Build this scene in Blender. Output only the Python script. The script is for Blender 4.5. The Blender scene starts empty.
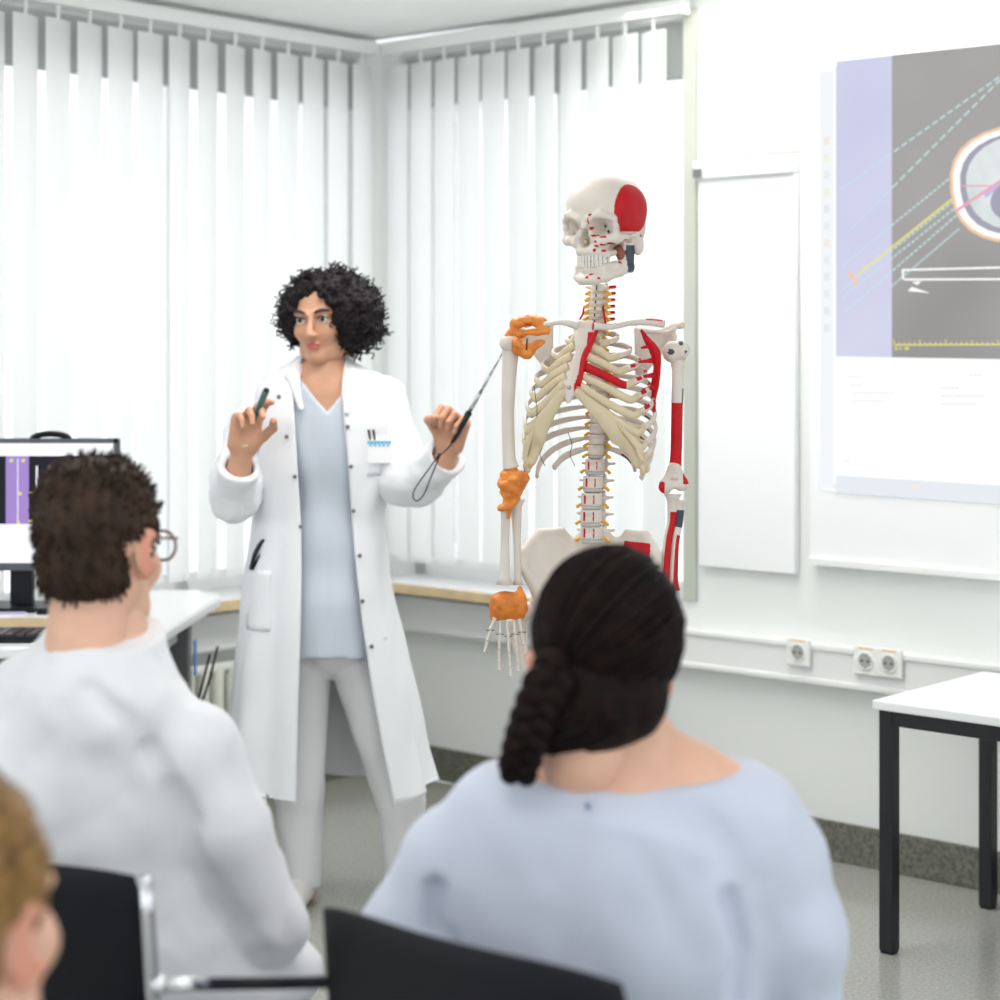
import bpy, math, random
import numpy as np
from mathutils import Vector, Matrix

random.seed(4); rng = np.random.default_rng(7)
scene = bpy.context.scene
COL = scene.collection
PI = math.pi

# ---------------------------------------------------------------- camera, world, lights, exposure
CAMZ, FPX = 1.44, 1940.0
cam_data = bpy.data.cameras.new('camera'); cam = bpy.data.objects.new('camera', cam_data)
COL.objects.link(cam); scene.camera = cam
cam.location = (0, 0, CAMZ); cam.rotation_euler = (PI/2, 0, 0)
cam_data.sensor_width = 36; cam_data.lens = FPX/1000*36; cam_data.shift_y = -0.15
cam_data.clip_start = .05
cam_data.dof.use_dof = True; cam_data.dof.focus_distance = 3.90; cam_data.dof.aperture_fstop = 3.0

world = bpy.data.worlds.new('world'); scene.world = world; world.use_nodes = True
wn = world.node_tree.nodes; bg = wn['Background']
bg.inputs[0].default_value = (.93, .97, 1, 1); bg.inputs[1].default_value = .92

def area(name, loc, rot, sx, sy, power, col=(1, 1, 1)):
    l = bpy.data.lights.new(name, 'AREA'); l.shape = 'RECTANGLE'; l.size = sx; l.size_y = sy
    l.energy = power; l.color = col
    o = bpy.data.objects.new(name, l); COL.objects.link(o); o.location = loc; o.rotation_euler = rot
    return o
area('ceiling_panel_light', (.0, 4.9, 2.46), (0, 0, .7), 2.0, 1.0, 9, (1, .98, .95))  # both overhead panels are unseen fills, added to balance the room brightness
area('ceiling_panel_light', (-.2, 1.8, 2.46), (0, 0, .7), 1.8, 1.0, 7, (1, .98, .95))
area('ceiling_uplight', (-.1, 4.4, 2.34), (PI, 0, .7), 2.6, .6, 16, (1, .99, .96))  # added upward fill out of view, brightens the ceiling and far walls
area('daylight_right_window', (-.413+.7*.7484+.62*.6633, 6.68-.7*.6633+.62*.7484, 1.6), (-PI/2, 0, -.7252+PI+PI), 2.0, 2.2, 3.2, (.95, .98, 1))
area('daylight_left_window', (-.413-1.5*.6633-.62*.7484, 6.68-1.5*.7484+.62*.6633, 1.6), (-PI/2, 0, .8456), 3.2, 2.2, 5.5, (.95, .98, 1))

vs = scene.view_settings
vs.view_transform = 'Standard'; vs.look = 'None'; vs.exposure = .84; vs.gamma = 1; vs.use_curve_mapping = False

# ---------------------------------------------------------------- materials
MATS = {}
def mat(name, col, rough=.5, metal=0, noise=0, nscale=8, bump=0, bscale=40, spec=.5, col2=None, stretch=None,
        emit=None, estr=1, trans=0, sss=0, alpha=1, sheen=0):
    if name in MATS: return MATS[name]
    m = bpy.data.materials.new(name); m.use_nodes = True; MATS[name] = m
    nt = m.node_tree; b = nt.nodes['Principled BSDF']
    b.inputs['Base Color'].default_value = (*col, 1); b.inputs['Roughness'].default_value = rough
    b.inputs['Metallic'].default_value = metal; b.inputs['Specular IOR Level'].default_value = spec
    b.inputs['Transmission Weight'].default_value = trans
    if sheen: b.inputs['Sheen Weight'].default_value = sheen
    if sss:
        b.inputs['Subsurface Weight'].default_value = sss; b.inputs['Subsurface Radius'].default_value = (.012, .005, .003)
        b.inputs['Subsurface Scale'].default_value = 1
    if emit: b.inputs['Emission Color'].default_value = (*emit, 1); b.inputs['Emission Strength'].default_value = estr
    tc = nt.nodes.new('ShaderNodeTexCoord'); mp = nt.nodes.new('ShaderNodeMapping')
    nt.links.new(tc.outputs['Object'], mp.inputs[0])
    if stretch: mp.inputs['Scale'].default_value = stretch
    if noise or col2:
        n = nt.nodes.new('ShaderNodeTexNoise'); n.inputs['Scale'].default_value = nscale; n.inputs['Detail'].default_value = 4
        r = nt.nodes.new('ShaderNodeValToRGB'); c2 = col2 or tuple(c*(1-noise) for c in col)
        r.color_ramp.elements[0].position = .35; r.color_ramp.elements[1].position = .65
        r.color_ramp.elements[0].color = (*c2, 1); r.color_ramp.elements[1].color = (*col, 1)
        nt.links.new(mp.outputs[0], n.inputs['Vector']); nt.links.new(n.outputs[0], r.inputs[0])
        nt.links.new(r.outputs[0], b.inputs['Base Color'])
    if bump:
        n = nt.nodes.new('ShaderNodeTexNoise'); n.inputs['Scale'].default_value = bscale; n.inputs['Detail'].default_value = 5
        bu = nt.nodes.new('ShaderNodeBump'); bu.inputs['Strength'].default_value = bump; bu.inputs['Distance'].default_value = .01
        nt.links.new(mp.outputs[0], n.inputs['Vector']); nt.links.new(n.outputs[0], bu.inputs['Height'])
        nt.links.new(bu.outputs[0], b.inputs['Normal'])
    return m
M_wall = mat('wall_paint', (.83, .845, .83), .6, noise=.02, nscale=3)
M_ceil = mat('ceiling_paint', (.9, .9, .89), .8, noise=.02)
M_trim = mat('white_trim', (.85, .86, .85), .4, noise=.02)
M_skirt = mat('terrazzo_skirting', (.20, .20, .165), .4, col2=(.09, .09, .07), nscale=90)
M_floor = mat('terrazzo_floor', (.42, .425, .385), .20, col2=(.31, .315, .285), nscale=120, bump=.02, bscale=30)
M_oak = mat('birch_edge', (.78, .60, .36), .4, noise=.15, nscale=20)
M_white = mat('white_laminate', (.88, .89, .9), .3, noise=.01)
M_black = mat('black_metal', (.008, .008, .012), .35, noise=.1)
M_bplas = mat('black_plastic', (.005, .006, .009), .42, spec=.25, bump=.05, bscale=200)
M_chrome = mat('brushed_steel', (.75, .76, .78), .22, metal=1, noise=.05)
M_grey = mat('grey_panel', (.16, .16, .17), .5, noise=.05)
M_slit_shade = mat('grey_window_header', (.42, .44, .43), .7, noise=.05)  # painted shade for the gaps at the top of the blinds
M_socket = mat('socket_white', (.88, .88, .85), .3, noise=.01)
M_dark = mat('dark_hole', (.03, .03, .03), .6, noise=.05)
M_orangeprint = mat('orange_print', (.8, .45, .15), .5, noise=.05)
M_coat = mat('lab_coat_cotton', (.80, .81, .84), .85, noise=.015, bump=.05, bscale=120, sheen=.2)
M_tunic = mat('light_blue_cotton', (.58, .625, .74), .85, noise=.03, bump=.05, bscale=120, sheen=.2)
M_tunic2 = mat('pale_blue_tunic_cotton', (.56, .61, .69), .85, noise=.03, bump=.06, bscale=120, sheen=.2)
M_trous = mat('white_trouser_cotton', (.72, .72, .73), .85, noise=.02, bump=.05, bscale=120)
M_skin = mat('warm_skin', (.62, .33, .21), .5, noise=.08, nscale=30, sss=.15)
M_skin2 = mat('fair_skin', (.80, .48, .34), .5, noise=.08, nscale=30, sss=.15)
M_lip = mat('lip_rose', (.55, .14, .13), .4, noise=.05)
M_brow = mat('dark_brow', (.05, .03, .03), .7, noise=.1)
M_eye = mat('eye_white', (.8, .78, .75), .2, noise=.02)
M_iris = mat('dark_iris', (.04, .02, .015), .2, noise=.1)
M_hair = mat('black_curly_hair', (.008, .006, .008), .5, spec=.2, col2=(.014, .009, .010), nscale=40)
M_hairm = mat('brown_short_hair', (.050, .027, .016), .6, spec=.2, col2=(.020, .011, .007), nscale=60, stretch=(1, 1, .3))
M_hairw = mat('dark_brown_braid_hair', (.013, .006, .005), .6, spec=.12, col2=(.005, .003, .003), nscale=45)
M_ear = mat('pink_ear_skin', (.72, .32, .22), .5, noise=.1, nscale=30, sss=.1)
M_hairb = mat('light_brown_hair', (.36, .20, .06), .5, spec=.3, col2=(.15, .08, .025), nscale=60)
M_glass = bpy.data.materials.new('window_glass'); M_glass.use_nodes = True; nt = M_glass.node_tree; nt.nodes.clear()
o_ = nt.nodes.new('ShaderNodeOutputMaterial'); mx = nt.nodes.new('ShaderNodeMixShader'); tp_ = nt.nodes.new('ShaderNodeBsdfTransparent'); gs = nt.nodes.new('ShaderNodeBsdfGlossy'); fr_ = nt.nodes.new('ShaderNodeFresnel')
gs.inputs['Roughness'].default_value = .02; fr_.inputs[0].default_value = 1.45
nt.links.new(fr_.outputs[0], mx.inputs[0]); nt.links.new(tp_.outputs[0], mx.inputs[1]); nt.links.new(gs.outputs[0], mx.inputs[2]); nt.links.new(mx.outputs[0], o_.inputs[0])
M_bone = mat('bone_ivory', (.72, .65, .58), .45, noise=.05, nscale=25, bump=.03, bscale=90)
M_boned = mat('bone_inner_shade_stain', (.62, .50, .40), .6, noise=.1, nscale=25)  # browner bone tone, used for the neck discs
M_cart = mat('cartilage_tan', (.68, .57, .38), .45, noise=.06, nscale=25)
M_red = mat('muscle_red_paint', (.56, .006, .012), .5, spec=.25, noise=.15, nscale=30)
M_navy = mat('muscle_navy_paint', (.035, .05, .08), .45, noise=.2, nscale=30)
M_orange = mat('ligament_orange', (.80, .27, .035), .4, col2=(.62, .17, .02), nscale=45, bump=.2, bscale=60)
M_nerve = mat('nerve_yellow', (.95, .52, .05), .4, noise=.1)
M_disc = mat('disc_grey', (.52, .50, .47), .5, noise=.05)
M_tooth = mat('tooth_enamel', (.72, .69, .63), .25, noise=.02)
M_ink = mat('ink_black', (.02, .02, .03), .5, noise=.05)
M_green = mat('green_pen_plastic', (.03, .10, .09), .3, noise=.1)
M_blue = mat('badge_blue', (.20, .50, .72), .5, noise=.05)
M_shoe = mat('white_shoe_leather', (.7, .68, .66), .5, noise=.04)

# ---------------------------------------------------------------- object helpers
ORG = {}
def thing(name, label, cat, loc=(0, 0, 0), rotz=0, group=None):
    o = bpy.data.objects.new(name, None); COL.objects.link(o); o.empty_display_size = .1
    o.location = loc; o.rotation_euler = (0, 0, rotz); o['label'] = label; o['category'] = cat
    if group: o['group'] = group
    ORG[o.name] = Matrix.Translation(Vector(loc)) @ Matrix.Rotation(rotz, 4, 'Z')
    return o
def tag(o, label, cat, group=None):
    o['label'] = label; o['category'] = cat
    if group: o['group'] = group
    return o
def mk(name, V, Fc, m, parent=None, smooth=True, mi=None, local=False, label=None, base=None):
    """V in world coordinates unless local; stored relative to its thing's base."""
    V = np.asarray(V, dtype=float)
    if parent is not None:
        W = ORG[parent.name]
        if not local and len(V):
            I = np.array(W.inverted()); V = V @ I[:3, :3].T + I[:3, 3]
    elif base is not None:
        V = V - np.array(base)
    me = bpy.data.meshes.new(name); me.from_pydata(V.tolist(), [], [list(map(int, f)) for f in Fc])
    for q in (m if isinstance(m, (list, tuple)) else [m]): me.materials.append(q)
    if mi is not None: me.polygons.foreach_set('material_index', np.asarray(mi, dtype=np.int32))
    if smooth: me.polygons.foreach_set('use_smooth', [True]*len(me.polygons))
    me.update()
    o = bpy.data.objects.new(name, me); COL.objects.link(o)
    if parent is not None:
        o.parent = parent; ORG[o.name] = ORG[parent.name]
    else:
        if base is not None: o.location = base
        ORG[o.name] = Matrix.Translation(Vector(base)) if base is not None else Matrix()
    if label: o['label'] = label
    return o
def struct(o): o['kind'] = 'structure'; return o
def copy_tree(o, parent=None):
    c = o.copy(); COL.objects.link(c)
    if parent is not None: c.parent = parent
    for ch in [x for x in bpy.data.objects if x.parent == o]: copy_tree(ch, c)
    return c
def bevel(o, w=.003, seg=2):
    b = o.modifiers.new('bevel', 'BEVEL'); b.width = w; b.segments = seg; b.limit_method = 'ANGLE'; return o

class MB:
    def __init__(s): s.V = []; s.F = []; s.M = []
    def add(s, V, Fc, mi=0):
        n = len(s.V); s.V += [tuple(v) for v in V]; s.F += [tuple(i+n for i in f) for f in Fc]
        s.M += list(mi) if hasattr(mi, '__len__') else [mi]*len(Fc); return s
    def box(s, lo, hi, fr=None, mi=0):
        V = [(x, y, z) for x in (lo[0], hi[0]) for y in (lo[1], hi[1]) for z in (lo[2], hi[2])]
        if fr: V = [fr(*v) for v in V]
        return s.add(V, [(0, 1, 3, 2), (4, 6, 7, 5), (0, 4, 5, 1), (2, 3, 7, 6), (0, 2, 6, 4), (1, 5, 7, 3)], mi)
    def prism(s, P, ext, mi=0):
        n = len(P); P = [Vector(p) for p in P]; Q = [p+Vector(ext) for p in P]
        return s.add(P+Q, [tuple(range(n))[::-1], tuple(range(n, 2*n))]+[(i, (i+1) % n, n+(i+1) % n, n+i) for i in range(n)], mi)
    def tube(s, pts, r, n=8, flat=1, up=None, mi=0, cap=True):
        V, Fc, ring = tube(pts, r, n, flat, up, cap)
        if callable(mi): mi = [mi(q, k) for q, k in ring]
        return s.add(V, Fc, mi)
    def lathe(s, c, prof, n=24, mi=0, axis='z'):
        V = []
        for r, z in prof:
            for i in range(n):
                a = 2*PI*i/n; p = (r*math.cos(a), r*math.sin(a), z)
                if axis == 'y': p = (p[0], p[2], p[1])
                if axis == 'x': p = (p[2], p[0], p[1])
                V.append((c[0]+p[0], c[1]+p[1], c[2]+p[2]))
        m_ = len(prof)
        Fc = [(j*n+i, j*n+(i+1) % n, (j+1)*n+(i+1) % n, (j+1)*n+i) for j in range(m_-1) for i in range(n)]
        Fc += [tuple(range(n))[::-1], tuple((m_-1)*n+i for i in range(n))]
        return s.add(V, Fc, mi)
    def build(s, name, m, parent=None, smooth=False, **k):
        return mk(name, s.V, s.F, m, parent, smooth, s.M, **k)

def spline(P, n=6):
    P = [Vector(p) for p in P]
    if len(P) < 3: return P
    Q = [P[0]*2-P[1]]+P+[P[-1]*2-P[-2]]; out = []
    for i in range(1, len(Q)-2):
        a, b, c, d = Q[i-1:i+3]
        for k in range(n):
            t = k/n
            out.append(.5*((2*b)+(c-a)*t+(2*a-5*b+4*c-d)*t*t+(3*b-a-3*c+d)*t**3))
    out.append(P[-1]); return out
def lerp_list(L, n):
    return [float(x) for x in np.interp(np.linspace(0, len(L)-1, n), range(len(L)), L)]
def tube(pts, r, n=8, flat=1, up=None, cap=True):
    P = [Vector(p) for p in pts]; m_ = len(P)
    R = lerp_list(r, m_) if hasattr(r, '__len__') else [r]*m_
    T = [(P[min(i+1, m_-1)]-P[max(i-1, 0)]).normalized() for i in range(m_)]
    V = []; Fc = []; ring = []
    ref = Vector(up) if up is not None else (Vector((0, 0, 1)) if abs(T[0].z) < .9 else Vector((1, 0, 0)))
    u = (ref-T[0]*ref.dot(T[0])).normalized()
    for i in range(m_):
        if up is not None: u = Vector(up)
        u = (u-T[i]*u.dot(T[i])); u = u.normalized() if u.length > 1e-6 else Vector((1, 0, 0)); w = T[i].cross(u)
        for k in range(n):
            a = 2*PI*k/n; V.append(P[i]+u*math.cos(a)*R[i]+w*math.sin(a)*R[i]*flat)
    for i in range(m_-1):
        for k in range(n):
            Fc.append((i*n+k, i*n+(k+1) % n, (i+1)*n+(k+1) % n, (i+1)*n+k)); ring.append((i/(m_-1), k))
    if cap:
        Fc.append(tuple(range(n))[::-1]); Fc.append(tuple((m_-1)*n+k for k in range(n))); ring += [(0, 0), (1, 0)]
    return V, Fc, ring

# ---------------------------------------------------------------- implicit surfaces
def vnoise(P, f, seed=0):
    Q = P*np.asarray(f, dtype=float)+seed*17.3
    I = np.floor(Q).astype(np.int64); fr = Q-I; fr = fr*fr*(3-2*fr); out = 0
    def hsh(a, b, c):
        h_ = (a*374761393+b*668265263+c*2147483647) & 0x7fffffff
        h_ = ((h_ ^ (h_ >> 13))*1274126177) & 0x7fffffff
        return ((h_ ^ (h_ >> 16)) & 0xffff)/32768.0-1
    for a in (0, 1):
        for b in (0, 1):
            for c in (0, 1):
                w = (fr[:, 0] if a else 1-fr[:, 0])*(fr[:, 1] if b else 1-fr[:, 1])*(fr[:, 2] if c else 1-fr[:, 2])
                out = out+w*hsh(I[:, 0]+a, I[:, 1]+b, I[:, 2]+c)
    return out
class SF:
    def __init__(s, lo, hi, h):
        s.lo = np.array(lo, float); s.h = h; s.n = (np.ceil((np.array(hi)-s.lo)/h)+1).astype(int)
        s.D = np.full(s.n, .3, np.float32); s.ax = [s.lo[i]+h*np.arange(s.n[i]) for i in range(3)]
    def _op(s, lo, hi, fn, k, sub):
        m_ = 3*s.h+k
        i0 = np.clip(np.floor((np.array(lo)-m_-s.lo)/s.h).astype(int), 0, s.n); i1 = np.clip(np.ceil((np.array(hi)+m_-s.lo)/s.h).astype(int)+1, 0, s.n)
        if (i1 <= i0).any(): return s
        sl = tuple(slice(a, b) for a, b in zip(i0, i1))
        X, Y, Z = s.ax[0][sl[0]][:, None, None], s.ax[1][sl[1]][None, :, None], s.ax[2][sl[2]][None, None, :]
        d = fn(X, Y, Z); D = s.D[sl]; k = max(k, 1e-5)
        if sub:
            h = np.clip(.5-.5*(D+d)/k, 0, 1); s.D[sl] = D*(1-h)+(-d)*h+k*h*(1-h)
        else:
            h = np.clip(.5+.5*(D-d)/k, 0, 1); s.D[sl] = D*(1-h)+d*h-k*h*(1-h)
        return s
    def ell(s, c, r, k=.01, rot=None, sub=False):
        c = np.array(c, float); r = np.array(r if hasattr(r, '__len__') else (r, r, r), float); R = r.max()
        A = np.array(rot.to_3x3().inverted()) if rot is not None else None
        def fn(X, Y, Z):
            x, y, z = X-c[0], Y-c[1], Z-c[2]
            if A is not None: x, y, z = A[0, 0]*x+A[0, 1]*y+A[0, 2]*z, A[1, 0]*x+A[1, 1]*y+A[1, 2]*z, A[2, 0]*x+A[2, 1]*y+A[2, 2]*z
            k0 = np.sqrt((x/r[0])**2+(y/r[1])**2+(z/r[2])**2); k1 = np.sqrt((x/r[0]**2)**2+(y/r[1]**2)**2+(z/r[2]**2)**2)
            return k0*(k0-1)/np.maximum(k1, 1e-6)
        b = r if A is None else np.array([R]*3)
        return s._op(c-b, c+b, fn, k, sub)
    def cap(s, a, b, ra, rb=None, k=.01, w=None, fl=1, sub=False):
        a = np.array(a, float); b = np.array(b, float); rb = ra if rb is None else rb; R = max(ra, rb); ba = b-a; L = (ba@ba) or 1e-9
        def fn(X, Y, Z):
            x, y, z = X-a[0], Y-a[1], Z-a[2]; t = np.clip((x*ba[0]+y*ba[1]+z*ba[2])/L, 0, 1)
            x, y, z = x-t*ba[0], y-t*ba[1], z-t*ba[2]; rr = ra+(rb-ra)*t
            if w is not None:
                q = (x*w[0]+y*w[1]+z*w[2])*(fl-1); x, y, z = x+q*w[0], y+q*w[1], z+q*w[2]
                return (np.sqrt(x*x+y*y+z*z)-rr)/math.sqrt(fl)
            return np.sqrt(x*x+y*y+z*z)-rr
        return s._op(np.minimum(a, b)-R, np.maximum(a, b)+R, fn, k, sub)
    def chain(s, P, R, k=.01, **q):
        for i in range(len(P)-1):
            s.cap(P[i], P[i+1], R[i] if hasattr(R, '__len__') else R, R[i+1] if hasattr(R, '__len__') else R, k, **q)
        return s
    def box(s, c, hf, rd=.003, k=.005, rot=None, sub=False):
        c = np.array(c, float); hf = np.array(hf, float)-rd; R = np.linalg.norm(hf)+rd
        A = np.array(rot.to_3x3().inverted()) if rot is not None else np.eye(3)
        def fn(X, Y, Z):
            x, y, z = X-c[0], Y-c[1], Z-c[2]
            q = [np.abs(A[i, 0]*x+A[i, 1]*y+A[i, 2]*z)-hf[i] for i in range(3)]
            return np.sqrt(sum(np.maximum(v, 0)**2 for v in q))+np.minimum(np.maximum(np.maximum(q[0], q[1]), q[2]), 0)-rd
        b = np.array([R]*3)
        return s._op(c-b, c+b, fn, k, sub)
    def cut(s, fn, k=.004):
        """remove the region where fn(X,Y,Z) < 0"""
        return s._op(s.lo, s.lo+s.h*s.n, lambda X, Y, Z: fn(X, Y, Z)+0*(X+Y+Z), k, True)
    def disp(s, fn, band=.04):
        m_ = np.abs(s.D) < band; I = np.argwhere(m_); P = s.lo+I*s.h
        s.D[m_] += fn(P).astype(np.float32); return s
    def mesh(s):
        s.D[0], s.D[-1], s.D[:, 0], s.D[:, -1], s.D[:, :, 0], s.D[:, :, -1] = (.3,)*6
        D = s.D; S = D < 0; n = s.n; c = np.zeros(n-1, np.int8)
        for a in (0, 1):
            for b in (0, 1):
                for d in (0, 1): c += S[a:n[0]-1+a, b:n[1]-1+b, d:n[2]-1+d]
        act = (c > 0) & (c < 8); I = np.argwhere(act); N = len(I); idx = np.full(n-1, -1, np.int64); idx[act] = np.arange(N)
        Pn = np.zeros((N, 3)); W = np.zeros(N)
        co = [np.array((a, b, d)) for a in (0, 1) for b in (0, 1) for d in (0, 1)]
        for i, a in enumerate(co):
            for b in co[i+1:]:
                if np.abs(b-a).sum() != 1: continue
                va = D[tuple((I+a).T)]; vb = D[tuple((I+b).T)]; m_ = (va < 0) != (vb < 0)
                t = np.where(m_, va/np.where(m_, va-vb, 1), 0)
                Pn[m_] += (a+t[:, None]*(b-a))[m_]; W[m_] += 1
        V = s.lo+s.h*(I+Pn/W[:, None]); faces = []
        for ax in range(3):
            b, d = (ax+1) % 3, (ax+2) % 3
            s0 = [slice(1, -1)]*3; s0[ax] = slice(0, -1); s1 = list(s0); s1[ax] = slice(1, None)
            A = S[tuple(s0)]; B = S[tuple(s1)]; E = np.argwhere(A != B); ins = A[A != B]
            off = np.array([1, 1, 1]); off[ax] = 0; E = E+off
            eb = np.zeros(3, int); eb[b] = 1; ed = np.zeros(3, int); ed[d] = 1
            q = np.stack([idx[tuple((E-eb-ed).T)], idx[tuple((E-ed).T)], idx[tuple(E.T)], idx[tuple((E-eb).T)]], 1)
            q[~ins] = q[~ins][:, ::-1]; faces.append(q)
        return V, np.concatenate(faces)
def centers(V, Fc): return V[np.asarray(Fc)].mean(1)
def xf(V, Mx):
    A = np.array(Mx); return np.asarray(V) @ A[:3, :3].T+A[:3, 3]
def smooth_v(V, Fc, it=1):
    Fc = np.asarray(Fc)
    for _ in range(it):
        S = np.zeros_like(V); C = np.zeros(len(V))
        for k in range(4):
            for j in (1, 3):
                np.add.at(S, Fc[:, k], V[Fc[:, (k+j) % 4]]); np.add.at(C, Fc[:, k], 1)
        V = V*.4+.6*S/np.maximum(C, 1)[:, None]
    return V
def fuse(parts):
    V = []; Fc = []; M_ = []; n = 0
    for v, f, m_ in parts:
        V.append(v); Fc += (np.asarray(f)+n).tolist() if not isinstance(f, list) else [[i+n for i in q] for q in f]
        M_ += list(m_) if hasattr(m_, '__len__') else [m_]*len(f); n += len(v)
    return np.concatenate(V), Fc, M_
def at(px, py, d):
    """point seen at photo position px, py when it stands d metres in front of the camera"""
    return Vector(((px-500)/FPX*d, d, CAMZ-(py-350)/FPX*d))
def place(loc, yaw=0, pitch=0, roll=0, s=1):
    return Matrix.Translation(Vector(loc)) @ Matrix.Rotation(roll, 4, 'Y') @ Matrix.Rotation(yaw, 4, 'Z') @ Matrix.Rotation(pitch, 4, 'X') @ Matrix.Scale(s, 4)

# ---------------------------------------------------------------- room shell
CX, CY = -.413, 6.68
RU, RN = Vector((.7484, -.6633, 0)), Vector((-.6633, -.7484, 0))
LU, LN = Vector((-.6633, -.7484, 0)), Vector((.7484, -.6633, 0))
def RW(u, v, z): return Vector((CX, CY, z))+RU*u+RN*v
def LW(u, v, z): return Vector((CX, CY, z))+LU*u+LN*v
def hit(px, py, v=0):
    """right wall coordinates (u, z) behind a photo position"""
    k = (px-500)/FPX; ox, oy = CX+RN.x*v, CY+RN.y*v
    u = (k*oy-ox)/(RU.x-k*RU.y); y = oy+RU.y*u
    return u, CAMZ-(py-350)/FPX*y
CEIL = 2.50
def slab(name, pts, z0, z1, m):
    return struct(MB().prism([(x, y, z0) for x, y in pts], (0, 0, z1-z0)).build(name, m))
Rend, Lend = RW(5.2, 0, 0), LW(5.5, 0, 0)
poly = [(CX-.25*RU.x*0+RW(-.3, -.3, 0).x*0+RW(-.22, -.22, 0).x, RW(-.22, -.22, 0).y), (RW(5.2, -.22, 0).x, RW(5.2, -.22, 0).y), (3.6, -1.5), (-3.9, -1.5), (LW(5.5, -.22, 0).x, LW(5.5, -.22, 0).y)]
slab('floor', poly, -.08, 0, M_floor); slab('ceiling', poly, CEIL, CEIL+.1, M_ceil)
SILL = .665
uW = hit(686, 300)[0]
b = MB(); b.box((-.22, -.22, 0), (5.2, 0, SILL), RW); b.box((uW, -.22, SILL), (5.2, 0, CEIL), RW)
b.box((-.22, -.22, 2.44), (uW, 0, CEIL), RW); b.box((-.22, -.22, SILL), (.06, 0, 2.44), RW)
struct(b.build('wall_right', M_wall))
b = MB(); b.box((0, -.22, 0), (5.5, 0, SILL), LW); b.box((2.9, -.22, SILL), (5.5, 0, CEIL), LW)
b.box((0, -.22, 2.44), (2.9, 0, CEIL), LW); b.box((0, -.22, SILL), (.06, 0, 2.44), LW)
struct(b.build('wall_left', M_wall))
for nm, W, L, s0 in (('right', RW, 5.2, .0), ('left', LW, 5.5, .0)):
    struct(bevel(MB().box((.012, 0, 0), (L, .012, .112), W).build('baseboard_'+nm, M_skirt)))
    b = MB(); b.box((.05, 0, .50), (L, .045, .61), W); b.box((.05, 0, .595), (L, .052, .612), W); b.box((.05, 0, .498), (L, .052, .515), W)
    struct(bevel(b.build('trim_1' if nm == 'right' else 'trim_2', M_trim), .004))
struct(bevel(MB().box((uW-.004, .0, .69), (hit(698, 300)[0], .012, 2.46), RW).build('trim_3', mat('grey_green_reveal', (.50, .52, .46), .6, noise=.04))))  # grey-green strip paints the shadow along the blind's edge
# windows: frame, glass, sill; blinds as things
def window(n, W, u0, u1, mull):
    b = MB(); z0, z1 = SILL, 2.44
    b.box((u0, -.17, z0), (u1, -.11, z0+.06), W); b.box((u0, -.17, z1-.06), (u1, -.11, z1), W)
    for u in [u0]+mull+[u1-.06]: b.box((u, -.17, z0), (u+.06, -.11, z1), W)
    f = struct(bevel(b.build('window_%d' % n, M_trim), .004))
    e = [u0]+mull+[u1-.06]
    for a, c in zip(e[:-1], e[1:]):
        g = MB().box((a+.055, -.145, z0+.05), (c+.005, -.139, z1-.05), W).build('window_pane', M_glass, f)
    b = MB().box((u0, -.11, z0-.03), (u1, .13, z0+.001), W, 0); b.box((u0, .13, z0-.03), (u1, .138, z0+.001), W, 1)
    s_ = b.build('window_sill', [M_white, M_oak], f)
    h = MB().box((u0, -.10, 2.27), (u1, -.06, 2.44), W).build('window_header', M_slit_shade, f)  # grey strip behind the slat tops stands for their shaded gaps
    return f
window(1, RW, .06, uW, [.70]); window(2, LW, .06, 2.9, [.75, 1.45, 2.15])

mb_ = bpy.data.materials.new('translucent_blind_fabric'); mb_.use_nodes = True; nt = mb_.node_tree; nt.nodes.clear()
o_ = nt.nodes.new('ShaderNodeOutputMaterial'); mx = nt.nodes.new('ShaderNodeMixShader'); df = nt.nodes.new('ShaderNodeBsdfDiffuse'); tr = nt.nodes.new('ShaderNodeBsdfTranslucent')
wv = nt.nodes.new('ShaderNodeTexNoise'); wv.inputs['Scale'].default_value = 12; rr_ = nt.nodes.new('ShaderNodeValToRGB')
rr_.color_ramp.elements[0].color = (.90, .92, .91, 1); rr_.color_ramp.elements[1].color = (.94, .95, .95, 1)
nt.links.new(wv.outputs[0], rr_.inputs[0]); nt.links.new(rr_.outputs[0], df.inputs[0]); nt.links.new(rr_.outputs[0], tr.inputs[0])
mx.inputs[0].default_value = .40; nt.links.new(df.outputs[0], mx.inputs[1]); nt.links.new(tr.outputs[0], mx.inputs[2]); nt.links.new(mx.outputs[0], o_.inputs[0])
M_blind = mb_
def blinds(W, u0, u1, step, ang, zb, label, jit):
    base = W((u0+u1)/2, .045, zb)
    t = thing('vertical_blind', label, 'window blind', base)
    MB().box((u0, .02, 2.44), (u1, .07, 2.48), W).build('headrail', M_trim, t)
    n = int((u1-u0)/step)
    for i in range(n):
        u = u0+.05+i*step; a = ang+random.uniform(-jit, jit); w = .060; b = MB()
        for k in range(6):
            q0, q1 = -1+2*k/6, -1+2*(k+1)/6
            P = []
            for q in (q0, q1):
                cu = .009*(1-q*q)
                P.append((u+q*w*math.cos(a)-cu*math.sin(a), .045+q*w*math.sin(a)*.75+cu*math.cos(a)))
            V = [W(P[0][0], P[0][1], zb), W(P[1][0], P[1][1], zb), W(P[1][0], P[1][1], 2.40), W(P[0][0], P[0][1], 2.40)]
            b.add(V, [(0, 1, 2, 3)])
        V = []
        s_ = b.build('slat', M_blind, t, smooth=True)
        MB().box((u-.004, .041, 2.395), (u+.004, .049, 2.445), W).build('slat_clip', M_trim, s_)
        MB().box((u-.045*math.cos(a), .043, zb-.002), (u+.045*math.cos(a), .047, zb+.02), W).build('bottom_weight', M_trim, s_)
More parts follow.
